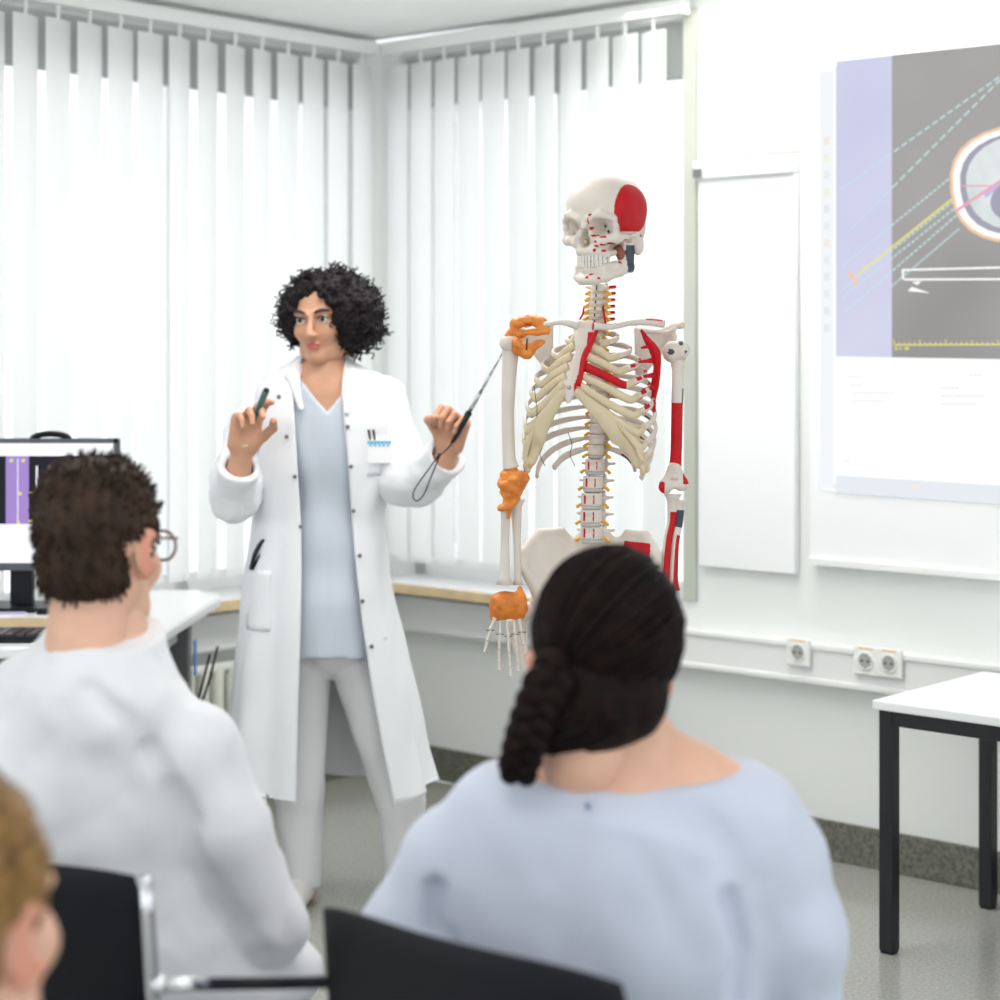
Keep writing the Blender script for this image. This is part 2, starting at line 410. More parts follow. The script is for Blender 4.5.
blinds(RW, .08, uW+.03, .108, .30, .73, 'white vertical blind across the window behind the skeleton and pointing hand', .10)
blinds(LW, .08, 2.85, .112, .34, .73, 'white vertical blind across the window behind the desk and monitor', .10)

# radiator under the left window
t = thing('radiator', 'white ribbed radiator below the left window beside the desk', 'radiator', LW(1.0, .08, .0))
for i in range(16):
    u = .50+i*.058
    b = MB(); b.tube([LW(u, .075, .12), LW(u, .075, .46)], .021, 8); bevel(b.build('fin', mat('radiator_enamel', (.80, .81, .72), .35, noise=.02), t, smooth=True), .003)
b = MB(); b.tube([LW(.48, .075, .13), LW(1.40, .075, .13)], .017, 8); b.tube([LW(.48, .075, .45), LW(1.40, .075, .45)], .017, 8)
b.build('header_pipe', M_trim, t, smooth=True)
for u in (.6, 1.3): MB().box((u, .0, .0), (u+.03, .09, .12), LW).build('foot', M_trim, t)

# pinboard / flip panel between window and screen
u0, u1 = hit(701, 300)[0]+.01, hit(800, 300)[0]
zt = hit(740, 178)[1]
t = thing('whiteboard', 'tall narrow plain white board between the window and the projection screen', 'whiteboard', RW((u0+u1)/2, .02, .79))
bevel(MB().box((u0, .003, .80), (u1, .028, zt), RW).build('panel', M_white, t), .003)
bevel(MB().box((u0-.005, .003, zt), (u1, .05, zt+.055), RW).build('top_rail', M_trim, t), .006)
MB().box((u0, .004, zt+.004), (u0+.03, .056, zt+.03), RW).build('end_clip', M_grey, t)
bevel(MB().box((u0+.01, .003, zt+.065), (u1, .016, 2.42), RW).build('upper_panel', mat('grey_white_panel', (.72, .74, .70), .5, noise=.02), t), .003)

# projection screen with its picture
def emis(name, col, s=1.0, col2=None, nscale=3, diff=.0):
    m = mat(name, (diff,)*3, .6, emit=col, estr=s, spec=0)
    if col2:
        nt = m.node_tree; tc = nt.nodes.new('ShaderNodeTexCoord'); n = nt.nodes.new('ShaderNodeTexNoise'); n.inputs['Scale'].default_value = nscale
        r = nt.nodes.new('ShaderNodeValToRGB'); r.color_ramp.elements[0].color = (*col, 1); r.color_ramp.elements[1].color = (*col2, 1)
        r.color_ramp.elements[0].position = .3; r.color_ramp.elements[1].position = .7
        nt.links.new(tc.outputs['Object'], n.inputs['Vector']); nt.links.new(n.outputs[0], r.inputs[0]); nt.links.new(r.outputs[0], m.node_tree.nodes['Principled BSDF'].inputs['Emission Color'])
    return m
E = .52
ua, _ = hit(815, 300); zb = hit(815, 563)[1]; ztp = hit(815, 16)[1]
scr = thing('projection_screen', 'large white wall screen showing a projected head scan in grey and lilac', 'projection screen', RW(ua+1, .02, zb))
bevel(MB().box((ua, .002, zb), (ua+2.1, .030, min(ztp, 2.44)), RW).build('board', M_white, scr), .004)
MB().box((ua, .030, zb), (ua+2.1, .042, zb+.018), RW).build('bottom_ledge', M_trim, scr)
def pic(name, pts, m, lay, parent=None, free=False):
    v = .031+lay*.0012; P = []
    for p in pts:
        u, z = hit(*p, v); P.append(RW(u, v, z))
    return MB().prism(P, RN*.0008).build(name, m, parent or scr)
MP = dict(white=emis('projected_white', (1, 1, 1), E*1.15), lilac=emis('projected_lilac', (.66, .67, .90), E, (.76, .76, .93), 2),
          grey=emis('projected_grey', (.36, .35, .345), E, (.50, .49, .48), 1.6), line=emis('projected_pale_blue', (.6, .85, .88), E),
          yel=emis('projected_yellow', (.95, .88, .2), E), org=emis('projected_orange', (1, .66, .42), E), pale=emis('projected_pale', (.90, .92, .95), E*1.1),
          skl=emis('projected_bone', (.72, .78, .78), E, (.9, .95, .95), 12), pink=emis('projected_pink', (.95, .45, .55), E), vio=emis('projected_violet', (.62, .55, .95), E), dk=emis('projected_dark', (.42, .42, .52), E))
main = pic('projected_page', [(822, 490.5), (1240, 519), (1240, 22), (818, 68)], MP['white'], 1)
def X(x): return (x, 0)
def row(x0, x1, yt0, yt1, yb0, yb1): return [(x0, yb0), (x1, yb1), (x1, yt1), (x0, yt0)]
pic('toolbar', row(820, 834, 72, 70.5, 488, 489), MP['pale'], 2, main)
pic('lilac_band', row(836, 892, 61, 55, 356.5, 357.5), MP['lilac'], 2, main)
gp = pic('scan_picture', row(892, 1180, 55, 26, 357.5, 362), MP['grey'], 2, main)
def line(pts, w, m, lay=3, parent=None, nm='scan_line'):
    b = MB(); v = .031+lay*.0012
    for (p, q) in zip(pts[:-1], pts[1:]):
        A, B = hit(*p, v), hit(*q, v); d = Vector((B[0]-A[0], B[1]-A[1])); L = d.length
        if L < 1e-6: continue
        n = Vector((-d.y, d.x))/L*w/2; c = [(A[0]-n.x, A[1]-n.y), (B[0]-n.x, B[1]-n.y), (B[0]+n.x, B[1]+n.y), (A[0]+n.x, A[1]+n.y)]
        b.prism([RW(a, v, z) for a, z in c], RN*.0006)
    return b.build(nm, m, main)
def dashed(a, b_, n, w, m, lay=4):
    b = MB(); v = .031+lay*.0012
    for i in range(n):
        t0, t1 = i/n, (i+.68)/n
        p = (a[0]+(b_[0]-a[0])*t0, a[1]+(b_[1]-a[1])*t0); q = (a[0]+(b_[0]-a[0])*t1, a[1]+(b_[1]-a[1])*t1)
        A, B = hit(*p, v), hit(*q, v); d = Vector((B[0]-A[0], B[1]-A[1])); n_ = Vector((-d.y, d.x))/d.length*w/2
        b.prism([RW(x, v, z) for x, z in [(A[0]-n_.x, A[1]-n_.y), (B[0]-n_.x, B[1]-n_.y), (B[0]+n_.x, B[1]+n_.y), (A[0]+n_.x, A[1]+n_.y)]], RN*.0006)
    b.build('dashed_line', m, main)
for a, b_ in (((840, 190), (1040, 48)), ((852, 228), (1060, 20)), ((842, 266), (950, 178)), ((842, 290), (955, 200)), ((842, 298), (955, 208)), ((845, 312), (958, 214)), ((892, 286), (960, 228))):
    dashed(a, b_, 26, .0042, MP['line'])
line([(856, 276), (956, 196)], .005, MP['yel'], 4, nm='yellow_line')
line([(848, 272), (858, 284)], .010, MP['org'], 4, nm='orange_mark')
def oval(cx, cy, rx, ry, tilt, sq=1.0, n=28):
    P = []
    for i in range(n):
        a = -2*PI*i/n; x, y = math.copysign(abs(math.cos(a))**sq, math.cos(a))*rx, math.copysign(abs(math.sin(a))**sq, math.sin(a))*ry
        P.append((cx+x*math.cos(tilt)-y*math.sin(tilt), cy+x*math.sin(tilt)+y*math.cos(tilt)))
    return P
pic('scan_skin_outline', oval(1032, 182, 82, 60, -.12, .8), MP['org'], 4, main)
pic('scan_skull_ring', oval(1032, 182, 79, 57, -.12, .8), MP['white'], 5, main)
pic('scan_gap', oval(1033, 182, 73, 52, -.12, .8), MP['dk'], 6, main)
pic('scan_brain', oval(1035, 181, 69, 49, -.12, .85), MP['skl'], 7, main)
pic('scan_cavity', oval(1014, 200, 24, 20, -.4), MP['dk'], 8, main)
line([(956, 211), (1002, 180)], .008, MP['pink'], 9, nm='pink_line'); line([(962, 186), (995, 186)], .004, MP['pink'], 9, nm='pink_line'); line([(985, 196), (1010, 176)], .012, MP['vio'], 8, nm='violet_patch')
line([(902, 270), (1060, 266)], .005, MP['white'], 4, nm='table_line'); line([(904, 279.5), (1060, 279)], .005, MP['white'], 4, nm='table_line'); line([(903, 270), (903, 279)], .006, MP['white'], 4, nm='table_line')
pic('patient_marker', [(908, 291), (930, 293), (912, 287)], MP['white'], 4, main); pic('patient_marker', [(912, 282), (922, 281), (917, 285)], MP['white'], 4, main)
line([(894, 345), (1100, 344)], .0035, MP['yel'], 4, nm='ruler')
for i in range(26): line([(894+i*5.2, 344), (894+i*5.2, 340 if i % 5 == 0 else 342)], .0025, MP['yel'], 4, nm='ruler_tick')
for i, w in enumerate((4, 2, 6)): line([(895+i*5, 348.5), (895+i*5+w*.6, 348.5)], .006, MP['yel'], 4, nm='ruler_caption')
for i, c in enumerate(('org', 'yel', 'line', 'yel', 'vio', 'line', 'org', 'line', 'vio', 'line', 'vio', 'line')):
    y = 140+i*17; mm = emis('icon_'+c, tuple(.72+.28*x for x in dict(org=(1, .6, .3), yel=(.8, .9, .3), line=(.6, .7, .8), vio=(.6, .6, .9))[c]), E)
    pic('toolbar_icon', [(824, y+5), (829.5, y+5), (829.5, y-3), (824, y-3)], mm, 3, main)
mg = emis('projected_text_grey', (.78, .79, .82), E)
for x, y, w in ((848, 377, 18), (850, 385, 12), (854, 393, 42), (854, 401, 35), (940, 388, 22), (941, 396, 45), (941, 404, 38), (970, 375, 14), (843, 461, 10)):
    nn = int(w/4)
    for k in range(nn): line([(x+k*4, y), (x+k*4+2.8, y+.1)], .004, mg, 3, nm='text_row')
line([(836, 484), (1200, 508)], .05, emis('taskbar_pale', (.87, .92, .97), E), 2.5, nm='taskbar')
for x, c in ((834, 'line'), (890, 'line'), (912, 'org'), (945, 'line')): pic('taskbar_icon', [(x, 489), (x+5, 489.5), (x+5, 484), (x, 483.5)], MATS['icon_'+c], 4, main)

# sockets on the wall duct
def socket(px, py, label, grp='white power sockets on the wall duct'):
    u, z = hit(px, py, .05)
    t = thing('power_socket', label, 'power socket', RW(u, .052, z-.04), group=grp)
    bevel(MB().box((u-.039, .050, z-.04), (u+.039, .062, z+.04), RW).build('cover_plate', M_socket, t), .005, 3)
    c = RW(u, .0, z); b = MB()
    prof = [(.027, .0625), (.027, .0645), (.024, .0650), (.0215, .0648), (.0200, .0625)]
    n = 28; V = []; Fc = []
    for r, v in prof:
        for i in range(n): a = 2*PI*i/n; V.append(RW(u+r*math.cos(a), v, z+r*math.sin(a)))
    for j in range(len(prof)-1):
        for i in range(n): Fc.append((j*n+i, j*n+(i+1) % n, (j+1)*n+(i+1) % n, (j+1)*n+i))
    mk('socket_ring', V, Fc, M_socket, t)
    V = [RW(u+.0205*math.cos(2*PI*i/n), .0628, z+.0205*math.sin(2*PI*i/n)) for i in range(n)]
    MB().prism(V, RN*.0006).build('socket_well', mat('socket_well_grey', (.42, .42, .40), .5, noise=.02), t)
    for s in (-1, 1): MB().tube([RW(u+s*.0095, .0625, z), RW(u+s*.0095, .0655, z)], .0035, 10).build('contact_hole', M_dark, t)
    for s in (-1, 1): MB().box((u-.004, .063, z+s*.018-.003), (u+.004, .067, z+s*.018+.003), RW).build('earth_clip', M_chrome, t)
    b = MB()
    for k in range(5): b.box((u-.02+k*.009, .0620, z+.0315), (u-.02+k*.009+.006, .0625, z+.0365), RW)
    b.build('printed_code', M_orangeprint, t)
socket(800, 652, 'single white power socket left of the socket pair')
socket(867.5, 660.5, 'left socket of the white pair near the low table'); socket(891, 663, 'right socket of the white pair near the low table')

# ---------------------------------------------------------------- low table at the right
def rt(u, v, z, o=(.905, 4.635)):            # along the wall to the right, and towards the wall
    return Vector((o[0], o[1], z))+RU*u-RN*v
TH = .604
t = thing('side_table', 'low table with white top and square black legs at the right', 'table', rt(.6, .28, 0))
bevel(MB().box((-.012, -.012, TH-.022), (1.30, .545, TH), rt).build('tabletop', M_white, t), .003)
b = MB(); s_ = .036
b.box((s_, 0, TH-.058), (1.26, .030, TH-.022), rt); b.box((s_, .503, TH-.058), (1.26, .533, TH-.022), rt)
b.box((0, s_, TH-.058), (.030, .50, TH-.022), rt); b.box((1.23, s_, TH-.058), (1.26, .50, TH-.022), rt)
bevel(b.build('frame', M_black, t), .002)
for u, v in ((0, 0), (0, .497), (1.225, 0), (1.225, .497)):
    l = bevel(MB().box((u, v, .006), (u+s_, v+s_, TH-.022), rt).build('leg', M_black, t), .002)
    MB().box((u+.003, v+.003, 0), (u+s_-.003, v+s_-.003, .007), rt).build('foot_cap', M_bplas, l)

# ---------------------------------------------------------------- desk, monitor, keyboard at the left
DP = [(-.83, 5.74), (-.815, 5.66), (-.86, 4.86), (-.91, 4.76), (-1.02, 4.70), (-1.98, 4.70), (-1.98, 4.80), (-1.10, 5.775), (-1.02, 5.83), (-.90, 5.82)]
DH = .72
t = thing('computer_desk', 'white computer desk with rounded corner and grey legs left of the doctor', 'desk', (-1.2, 5.1, 0))
bevel(MB().prism([(x, y, DH-.03) for x, y in DP], (0, 0, .03)).build('desktop', M_white, t, smooth=False), .008, 3)
MB().prism([(-.90, 5.60, DH-.10), (-.93, 4.90, DH-.10), (-.95, 4.90, DH-.10), (-.92, 5.60, DH-.10)], (0, 0, .072)).build('apron', mat('light_grey_metal', (.62, .63, .64), .4, noise=.03), t)
for x, y in ((-.905, 5.48), (-.925, 4.93), (-1.85, 4.78)):
    l = bevel(MB().box((x-.03, y-.03, .0), (x+.03, y+.03, DH-.035)).build('leg', M_grey, t), .004)
    bevel(MB().box((x-.04, y-.04, 0), (x+.04, y+.04, .02)).build('foot', M_bplas, l), .003)
MB().box((-1.83, 4.92, .30), (-.94, 4.94, DH-.05)).build('modesty_panel', M_grey, t)
MB().tube([(-.905, 5.48, .40), (-.925, 4.93, .40)], .012, 8).build('stretcher', M_grey, t, smooth=True)
MB().box((-.885, 5.60, .5), (-.88, 5.63, .6)).build('blue_tag', mat('tag_blue', (.1, .3, .7), .4, noise=.05), t, label='small blue tag below desk edge')
t = thing('monitor_shelf', 'white monitor riser with birch edge on the desk', 'shelf', (-1.38, 5.16, DH))
b = MB(); b.box((-1.54, 4.96, DH+.012), (-1.03, 5.22, DH+.035), mi=0); b.box((-1.54, 4.952, DH+.012), (-1.03, 4.96, DH+.035), mi=1)
b.build('shelf_board', [M_white, M_oak], t)
for x in (-1.53, -1.06): MB().box((x, 4.97, DH), (x+.02, 5.21, DH+.012)).build('support', M_white, t)
DZ = DH+.035
mon = thing('computer_monitor', 'black framed flat monitor showing scan software in violet and black', 'monitor', (-1.26, 5.14, DZ))
MX0, MX1, MZ0, MZ1, MY = -1.53, -1.008, .858, 1.206, 5.12
bevel(MB().box((MX0, MY, MZ0), (MX1, MY+.035, MZ1)).build('housing', M_bplas, mon), .006, 3)
m2 = mat('bezel_grey', (.09, .10, .12), .4, noise=.05)
b = MB(); w = .012
b.box((MX0, MY-.004, MZ1-w), (MX1, MY, MZ1)); b.box((MX0, MY-.004, MZ0), (MX1, MY, MZ0+w+.008)); b.box((MX0, MY-.004, MZ0), (MX0+w, MY, MZ1)); b.box((MX1-w, MY-.004, MZ0), (MX1, MY, MZ1))
bevel(b.build('bezel', m2, mon), .001)
def mp(px, py): return ((px-500)/FPX*MY, CAMZ-(py-350)/FPX*MY)
def mrect(x0, y0, x1, y1, m, k, name):
    a, b_ = mp(x0, y0), mp(x1, y1); a = (max(a[0], MX0+w), min(a[1], MZ1-w)); b_ = (min(b_[0], MX1-w), max(b_[1], MZ0+w+.008))
    return MB().box((a[0], MY-.0006*k-.0004, b_[1]), (b_[0], MY-.0006*(k-1), a[1])).build(name, m, mon)
mrect(-100, 440, 130, 575, emis('monitor_white', (.95, .95, 1), E*1.2), 1, 'screen')
mrect(-90, 456, 112, 524, emis('monitor_black', (.03, .03, .04), E), 2, 'scan_window')
mrect(6, 456, 29, 524, emis('monitor_violet', (.44, .30, .72), E), 3, 'violet_band')
for x, y in ((10, 459), (22, 459), (17, 521), (19, 492)): mrect(x, y, x+3, y+3, MATS['projected_yellow'], 4, 'yellow_marker')
mrect(17.5, 459, 18.5, 521, MATS['projected_pale'], 4, 'profile_line'); mrect(29, 492, 60, 493.4, emis('monitor_green', (.5, .8, .2), E), 3, 'green_line')
mrect(36, 466, 38, 500, MATS['projected_pale'], 3, 'profile_line'); mrect(49, 466, 51, 492, MATS['projected_pink'], 3, 'profile_line'); mrect(29, 520, 70, 522, MATS['projected_yellow'], 3, 'ruler_line')
cx = (MX0+MX1)/2
bevel(MB().box((cx-.03, MY+.035, .80), (cx+.03, MY+.055, 1.0)).build('neck', M_bplas, mon), .004)
bevel(MB().box((cx-.03, MY+.02, DZ), (cx+.03, MY+.05, .86)).build('stand_column', M_bplas, mon), .004)
bevel(MB().box((cx-.13, MY-.07, DZ), (cx+.13, MY+.10, DZ+.012)).build('stand_base', M_bplas, mon), .005)
b = MB(); b.tube([(-1.19+.05*math.cos(a), MY+.02, MZ1-.004+.016*math.sin(a)) for a in np.linspace(PI, 0, 9)], .008, 8)
b.build('carry_handle', M_bplas, mon, smooth=True)
# papers and stationery below the monitor
for x, y, c, l in ((-1.20, 5.00, M_white, 'white paper sheet on the riser below the monitor'), (-1.36, 5.02, mat('violet_paper', (.55, .5, .75), .5, noise=.1), 'violet tinted leaflet on the riser below the monitor')):
    o = MB().prism([(x, y, DZ), (x+.13, y+.01, DZ), (x+.12, y+.08, DZ), (x-.01, y+.07, DZ)], (0, 0, .004)).build('paper_sheet', c, base=(x, y, DZ))
    tag(o, l, 'paper')
o = MB().tube([(-1.19, 4.985, DZ+.012), (-1.05, 4.99, DZ+.012)], .007, 8).build('marker_pen', M_bplas, smooth=True, base=(-1.1, 4.98, DZ)); tag(o, 'black marker lying on the riser under the monitor', 'pen')
KB = thing('keyboard', 'black keyboard on the desk in front of the monitor', 'keyboard', (-1.32, 4.84, DH))
bevel(MB().box((-1.52, 4.76, DH), (-1.08, 4.90, DH+.016)).build('housing', M_bplas, KB), .004)
mk_ = mat('key_plastic', (.03, .03, .035), .35, noise=.1)
for r_ in range(5):
    for c_ in range(16):
        MB().box((-1.51+c_*.0265, 4.768+r_*.0255, DH+.016), (-1.51+c_*.0265+.022, 4.768+r_*.0255+.021, DH+.0215)).build('key', mk_, KB)
for k, (P, l) in enumerate(((((-.845, 4.95, .66), (-.84, 5.0, .60), (-.83, 5.1, .46), (-.82, 5.15, .44), (-.81, 5.25, .52), (-.80, 5.35, .60)), 'thin dark cable looping beside the desk legs nearest the man'),
        (((-.80, 5.50, .60), (-.82, 5.45, .50), (-.85, 5.4, .40), (-.84, 5.35, .36), (-.80, 5.30, .41), (-.79, 5.28, .33)), 'thin dark cable hanging behind the far desk leg'))):
    o = MB().tube(spline(P, 6), .0035, 6).build('cable', M_bplas, smooth=True, base=P[0]); tag(o, l, 'cable')

# ---------------------------------------------------------------- chairs
def chair(loc, yaw, label, arm=False, tx=.232, tz=.80):
    t = thing('lecture_chair', label, 'chair', loc, yaw, 'black lecture chairs')
    def L(b, n, m, sm=False, par=None): return b.build(n, m, par or t, smooth=sm, local=True)
    # backrest: curved plastic shell
    V = []; Fc = []; nu, nv = 14, 8
    for side in (0, 1):
        for i in range(nu+1):
            for j in range(nv+1):
                u = -1+2*i/nu; v = j/nv
                x = u*(.225-.012*v**3); y = -.215-.045*v+.035*u*u-(.010 if side else 0); z = .50+.31*v-.012*u**4*(v > .9)
                V.append((x, y, z))
    N = (nu+1)*(nv+1)
    for s in (0, 1):
        for i in range(nu):
            for j in range(nv):
                q = [s*N+i*(nv+1)+j, s*N+(i+1)*(nv+1)+j, s*N+(i+1)*(nv+1)+j+1, s*N+i*(nv+1)+j+1]; Fc.append(q if s else q[::-1])
    def strip(ids):
        for a, b_ in zip(ids[:-1], ids[1:]): Fc.append([a, b_, b_+N, a+N])
    strip([i*(nv+1) for i in range(nu+1)]); strip([i*(nv+1)+nv for i in range(nu, -1, -1)])
    strip(list(range(nv, -1, -1))); strip([nu*(nv+1)+j for j in range(nv+1)])
    br = mk('backrest', V, Fc, M_bplas, t, True, local=True); bevel(br, .004, 2)
    for s in (-1, 1): MB().lathe((s*.17, -.262, .60), [(.0, -.004), (.008, -.003), (.008, .003), (.0, .004)], 12, axis='y').build('rivet', M_chrome, br, local=True)
    b = MB(); P = [(-.21, -.17), (.21, -.17), (.225, .17), (.19, .21), (-.19, .21), (-.225, .17)]
    b.prism([(x, y, .435) for x, y in P], (0, 0, .022)); bevel(L(b, 'seat', M_bplas), .008, 3)
    for s in (-1, 1):
        b = MB(); b.tube(spline([(s*tx, -.235 if tx > .21 else -.195, tz), (s*tx, -.215 if tx > .21 else -.185, .62), (s*.232, -.19, .46), (s*.232, -.16, .42)], 4), .010, 8); L(b, 'back_tube', M_chrome, True)
        b = MB(); b.tube([(s*.232, -.16, .42), (s*.235, -.24, .01)], .011, 8); l = L(b, 'leg', M_chrome, True)
        MB().lathe((s*.235, -.24, 0), [(.014, 0), (.014, .02)], 10).build('foot_cap', M_bplas, l, local=True)
        b = MB(); b.tube([(s*.232, .16, .42), (s*.235, .22, .01)], .011, 8); l = L(b, 'leg', M_chrome, True)
        MB().lathe((s*.235, .22, 0), [(.014, 0), (.014, .02)], 10).build('foot_cap', M_bplas, l, local=True)
        b = MB(); b.tube([(s*.232, -.16, .42), (s*.232, .16, .42)], .010, 8); L(b, 'seat_rail', M_chrome, True)
    b = MB(); b.tube([(-.232, .12, .42), (.232, .12, .42)], .010, 8); b.tube([(-.232, -.12, .42), (.232, -.12, .42)], .010, 8); L(b, 'cross_rail', M_chrome, True)
    if arm:
        b = MB(); b.tube([(.236, -.19, .635), (.262, -.185, .645), (.262, .14, .645)], .011, 10); L(b, 'armrest_tube', M_chrome, True)
        b = MB(); b.tube([(.262, -.14, .660), (.262, .16, .660)], .014, 10, flat=1.4); L(b, 'armrest_pad', M_bplas, True)
    return t
CM = chair((-.565, 2.66, 0), -.36, 'black plastic chair with steel tubes under the man with short brown hair', arm=False)
CW = chair((.108, 2.28, 0), -.70, 'black plastic chair behind the woman with the braid', tx=.19, tz=.70)
CT = chair((-.50, 1.62, 0), -.5, 'black plastic chair under the blond person at the lower left corner')
for z0 in (0,):
    tm = thing('linking_bar', 'black bar with silver end joining the two nearer chairs', 'bar', (-.35, 2.2, .58))
    A, B = at(160, 985, 2.22), at(345, 982, 2.30)
    MB().tube([A, A.lerp(B, .25)], .0085, 12).build('silver_end', M_chrome, tm, smooth=True); MB().tube([A.lerp(B, .18), B], .0075, 12).build('rod', M_bplas, tm, smooth=True)
    MB().lathe(tuple(A), [(.0, -.010), (.009, -.008), (.011, 0), (.009, .008), (0, .010)], 14, axis='x').build('end_cap', M_chrome, tm, smooth=True)

# ---------------------------------------------------------------- anatomy builders
def head_mesh(h=.0028, neck=True, fem=False, nl=-.235):
    s = SF((-.11, -.13, -.24), (.11, .13, .13), h)
    s.ell((0, .015, .03), (.073, .092, .084), .01)
    s.ell((0, -.028, -.032), (.056, .060, .074), .03)
    s.chain([(-.047, .006, -.052), (-.034, -.030, -.086), (0, -.060, -.098), (.034, -.030, -.086), (.047, .006, -.052)], .017, .028)
    s.ell((0, -.076, -.096), (.016, .014, .014), .018)
    for x in (-1, 1):
        s.ell((x*.036, -.062, -.030), (.022, .020, .022), .02)
        s.ell((x*.031, -.098, .002), (.017, .014, .011), .012, sub=True)
        s.cap((x*.047, -.070, .018), (x*.012, -.087, .017), .006, .006, .014)
        s.ell((x*.010, -.098, -.038), (.008, .010, .007), .006)
        # ear: rim, lobe, hollow
        r = Matrix.Rotation(x*.55, 3, 'Z')
        s.ell((x*.081, .013, -.004), (.007, .020, .034), .006, rot=r)
        s.ell((x*.087, .004, -.002), (.006, .011, .019), .004, rot=r, sub=True)
        s.ell((x*.075, .006, -.034), (.006, .009, .010), .006)
    s.cap((0, -.088, .006), (0, -.110, -.034), .006, .010, .010)
    s.ell((0, -.092, -.060), (.024, .008, .0045), .004); s.ell((0, -.090, -.070), (.020, .008, .006), .004)
    s.cap((-.02, -.098, -.0645), (.02, -.098, -.0645), .0012, .0012, .002, sub=True)
    if neck: s.cap((0, .022, -.05), (0, .022+.023*(nl+.05)/-.185, nl), .047 if fem else .053, .050 if fem else .056, .02)
    V, Fc = s.mesh(); V = smooth_v(V, Fc, 1); C = centers(V, Fc)
    mi = np.zeros(len(Fc), int)
    lip = (C[:, 1] < -.080) & (((C[:, 0]/.0235)**2+((C[:, 2]+.0655)/(.0092-.10*abs(C[:, 0])))**2) < 1); mi[lip] = 1
    mi[(np.abs(C[:, 0]) > .0765) & (C[:, 1] > -.01)] = 2
    return V, Fc, mi
def face_parts(Mx, parent, hmat):
    for x in (-1, 1):
        b = MB(); c = Mx @ Vector((x*.031, -.0775, .001)); R = .0125*Mx.to_scale().x
        prof = [(R*math.sin(a), -R*math.cos(a)) for a in np.linspace(.02, PI-.02, 12)]; b.lathe(tuple(c), prof, 16)
        e = b.build('eye', M_eye, parent, smooth=True)
        f = (Mx.to_3x3() @ Vector((0, -1, 0))).normalized()
        MB().tube([c+f*R*.86, c+f*R*1.02], [R*.5, R*.36], 14).build('iris', M_iris, e, smooth=True)
        P = [Mx @ Vector((x*q, y, z)) for q, y, z in ((.013, -.096, .019), (.025, -.094, .024), (.038, -.085, .025), (.050, -.070, .019))]
        MB().tube(spline(P, 4), [.003, .0045, .004, .002], 6).build('eyebrow', hmat, parent, smooth=True)
        P = [Mx @ Vector((x*q, y, z)) for q, y, z in ((.017, -.089, .004), (.031, -.0925, .0095), (.045, -.083, .004))]
        MB().tube(spline(P, 4), .0022, 6).build('eyelash', hmat, parent, smooth=True)
def hand_mesh(curl, thumb=((.040, -.018, .045), (.050, -.040, .070), (.040, -.060, .090)), h=.0022, wrist=.16, mirror=False, s_=1):
    """wrist at the origin, fingers along +z, palm towards -y, thumb at +x"""
    s = SF((-.075, -.125, -wrist-.02), (.085, .05, .21), h)
    s.box((0, 0, .048), (.038, .0125, .044), .012, .004)
    s.cap((-.02, -.002, .02), (-.026, -.004, .075), .013, .012, .01); s.cap((.018, -.006, .018), (.034, -.010, .040), .016, .013, .012)
    s.cap((0, 0, .012), (0, 0, -wrist), .024, .033, .02, w=(0, 1, 0), fl=1.2)
    bx = (.0285, .0095, -.0095, -.0275); bz = (.088, .093, .089, .081); ln = (.074, .082, .076, .060); rr = (.0088, .0090, .0086, .0076)
    nails = []
    for i in range(4):
        p = np.array([bx[i], 0, bz[i]-.006]); a = 0; c = curl[i]; sp = (.10, .03, -.03, -.10)[i]; P = [p]
        for k, fr in enumerate((.46, .30, .24)):
            a += c[k]; d = np.array([sp*math.cos(a), -math.sin(a), math.cos(a)]); p = p+d*ln[i]*fr; P.append(p)
        s.chain(P, [rr[i]*1.06, rr[i], rr[i]*.92, rr[i]*.76], .0022)
        nails.append((P[-1], P[-2], rr[i]*.8))
    T = [np.array((.022, -.006, .022))]+[np.array(q) for q in thumb]
    s.chain(T, [.0150, .0118, .0105, .0085], .004)
    V, Fc = s.mesh(); Fc = np.asarray(Fc)
    if mirror: V = V*np.array([-1, 1, 1]); Fc = Fc[:, ::-1]
    return V*s_, Fc
def strands(lines, r, n=4):
    b = MB()
    for P in lines: b.tube(P, r if not callable(r) else r(), n)
    return b
def shell_hair(fn_cut, grow=.012, h=.003, noise_amp=.004, nf=(60, 60, 30), extra=None):
    s = SF((-.14, -.15, -.18), (.14, .16, .17), h)
    s.ell((0, .016, .032), (.073+grow, .092+grow, .084+grow), .01); s.ell((0, .045, -.035), (.058+grow*.6, .050+grow*.5, .050), .03)
    if extra: extra(s)
    s.cut(fn_cut, .006)
    s.disp(lambda P: noise_amp*vnoise(P, nf, 3)+noise_amp*.5*vnoise(P, tuple(2*q for q in nf), 5))
    V, Fc = s.mesh(); return V, Fc
def surf(d, grow):
    """point on the scalp ellipsoid in unit direction d, grown outwards"""
    c = Vector((0, .016, .032)); r = Vector((.073+grow, .092+grow, .084+grow)); d = d.normalized()
    return c+d/math.sqrt((d.x/r.x)**2+(d.y/r.y)**2+(d.z/r.z)**2)
def folds(amp, f, seed=1):
    return lambda P: amp*vnoise(P, f, seed)+amp*.5*vnoise(P, tuple(q*2.1 for q in f), seed+3)
def ridges(s, lines, amp, w):
    """long soft creases along 3-D polylines (negative amp digs in)"""
    def fn(P):
        out = np.zeros(len(P))
        for L in lines:
            L = [np.array(q) for q in L]; m_ = np.full(len(P), 9.)
            for a, b in zip(L[:-1], L[1:]):
                ba = b-a; t = np.clip(((P-a)@ba)/(ba@ba), 0, 1); m_ = np.minimum(m_, np.linalg.norm(P-a-t[:, None]*ba, axis=1))
            out -= amp*np.exp(-(m_/w)**2)
        return out
    return s.disp(fn)

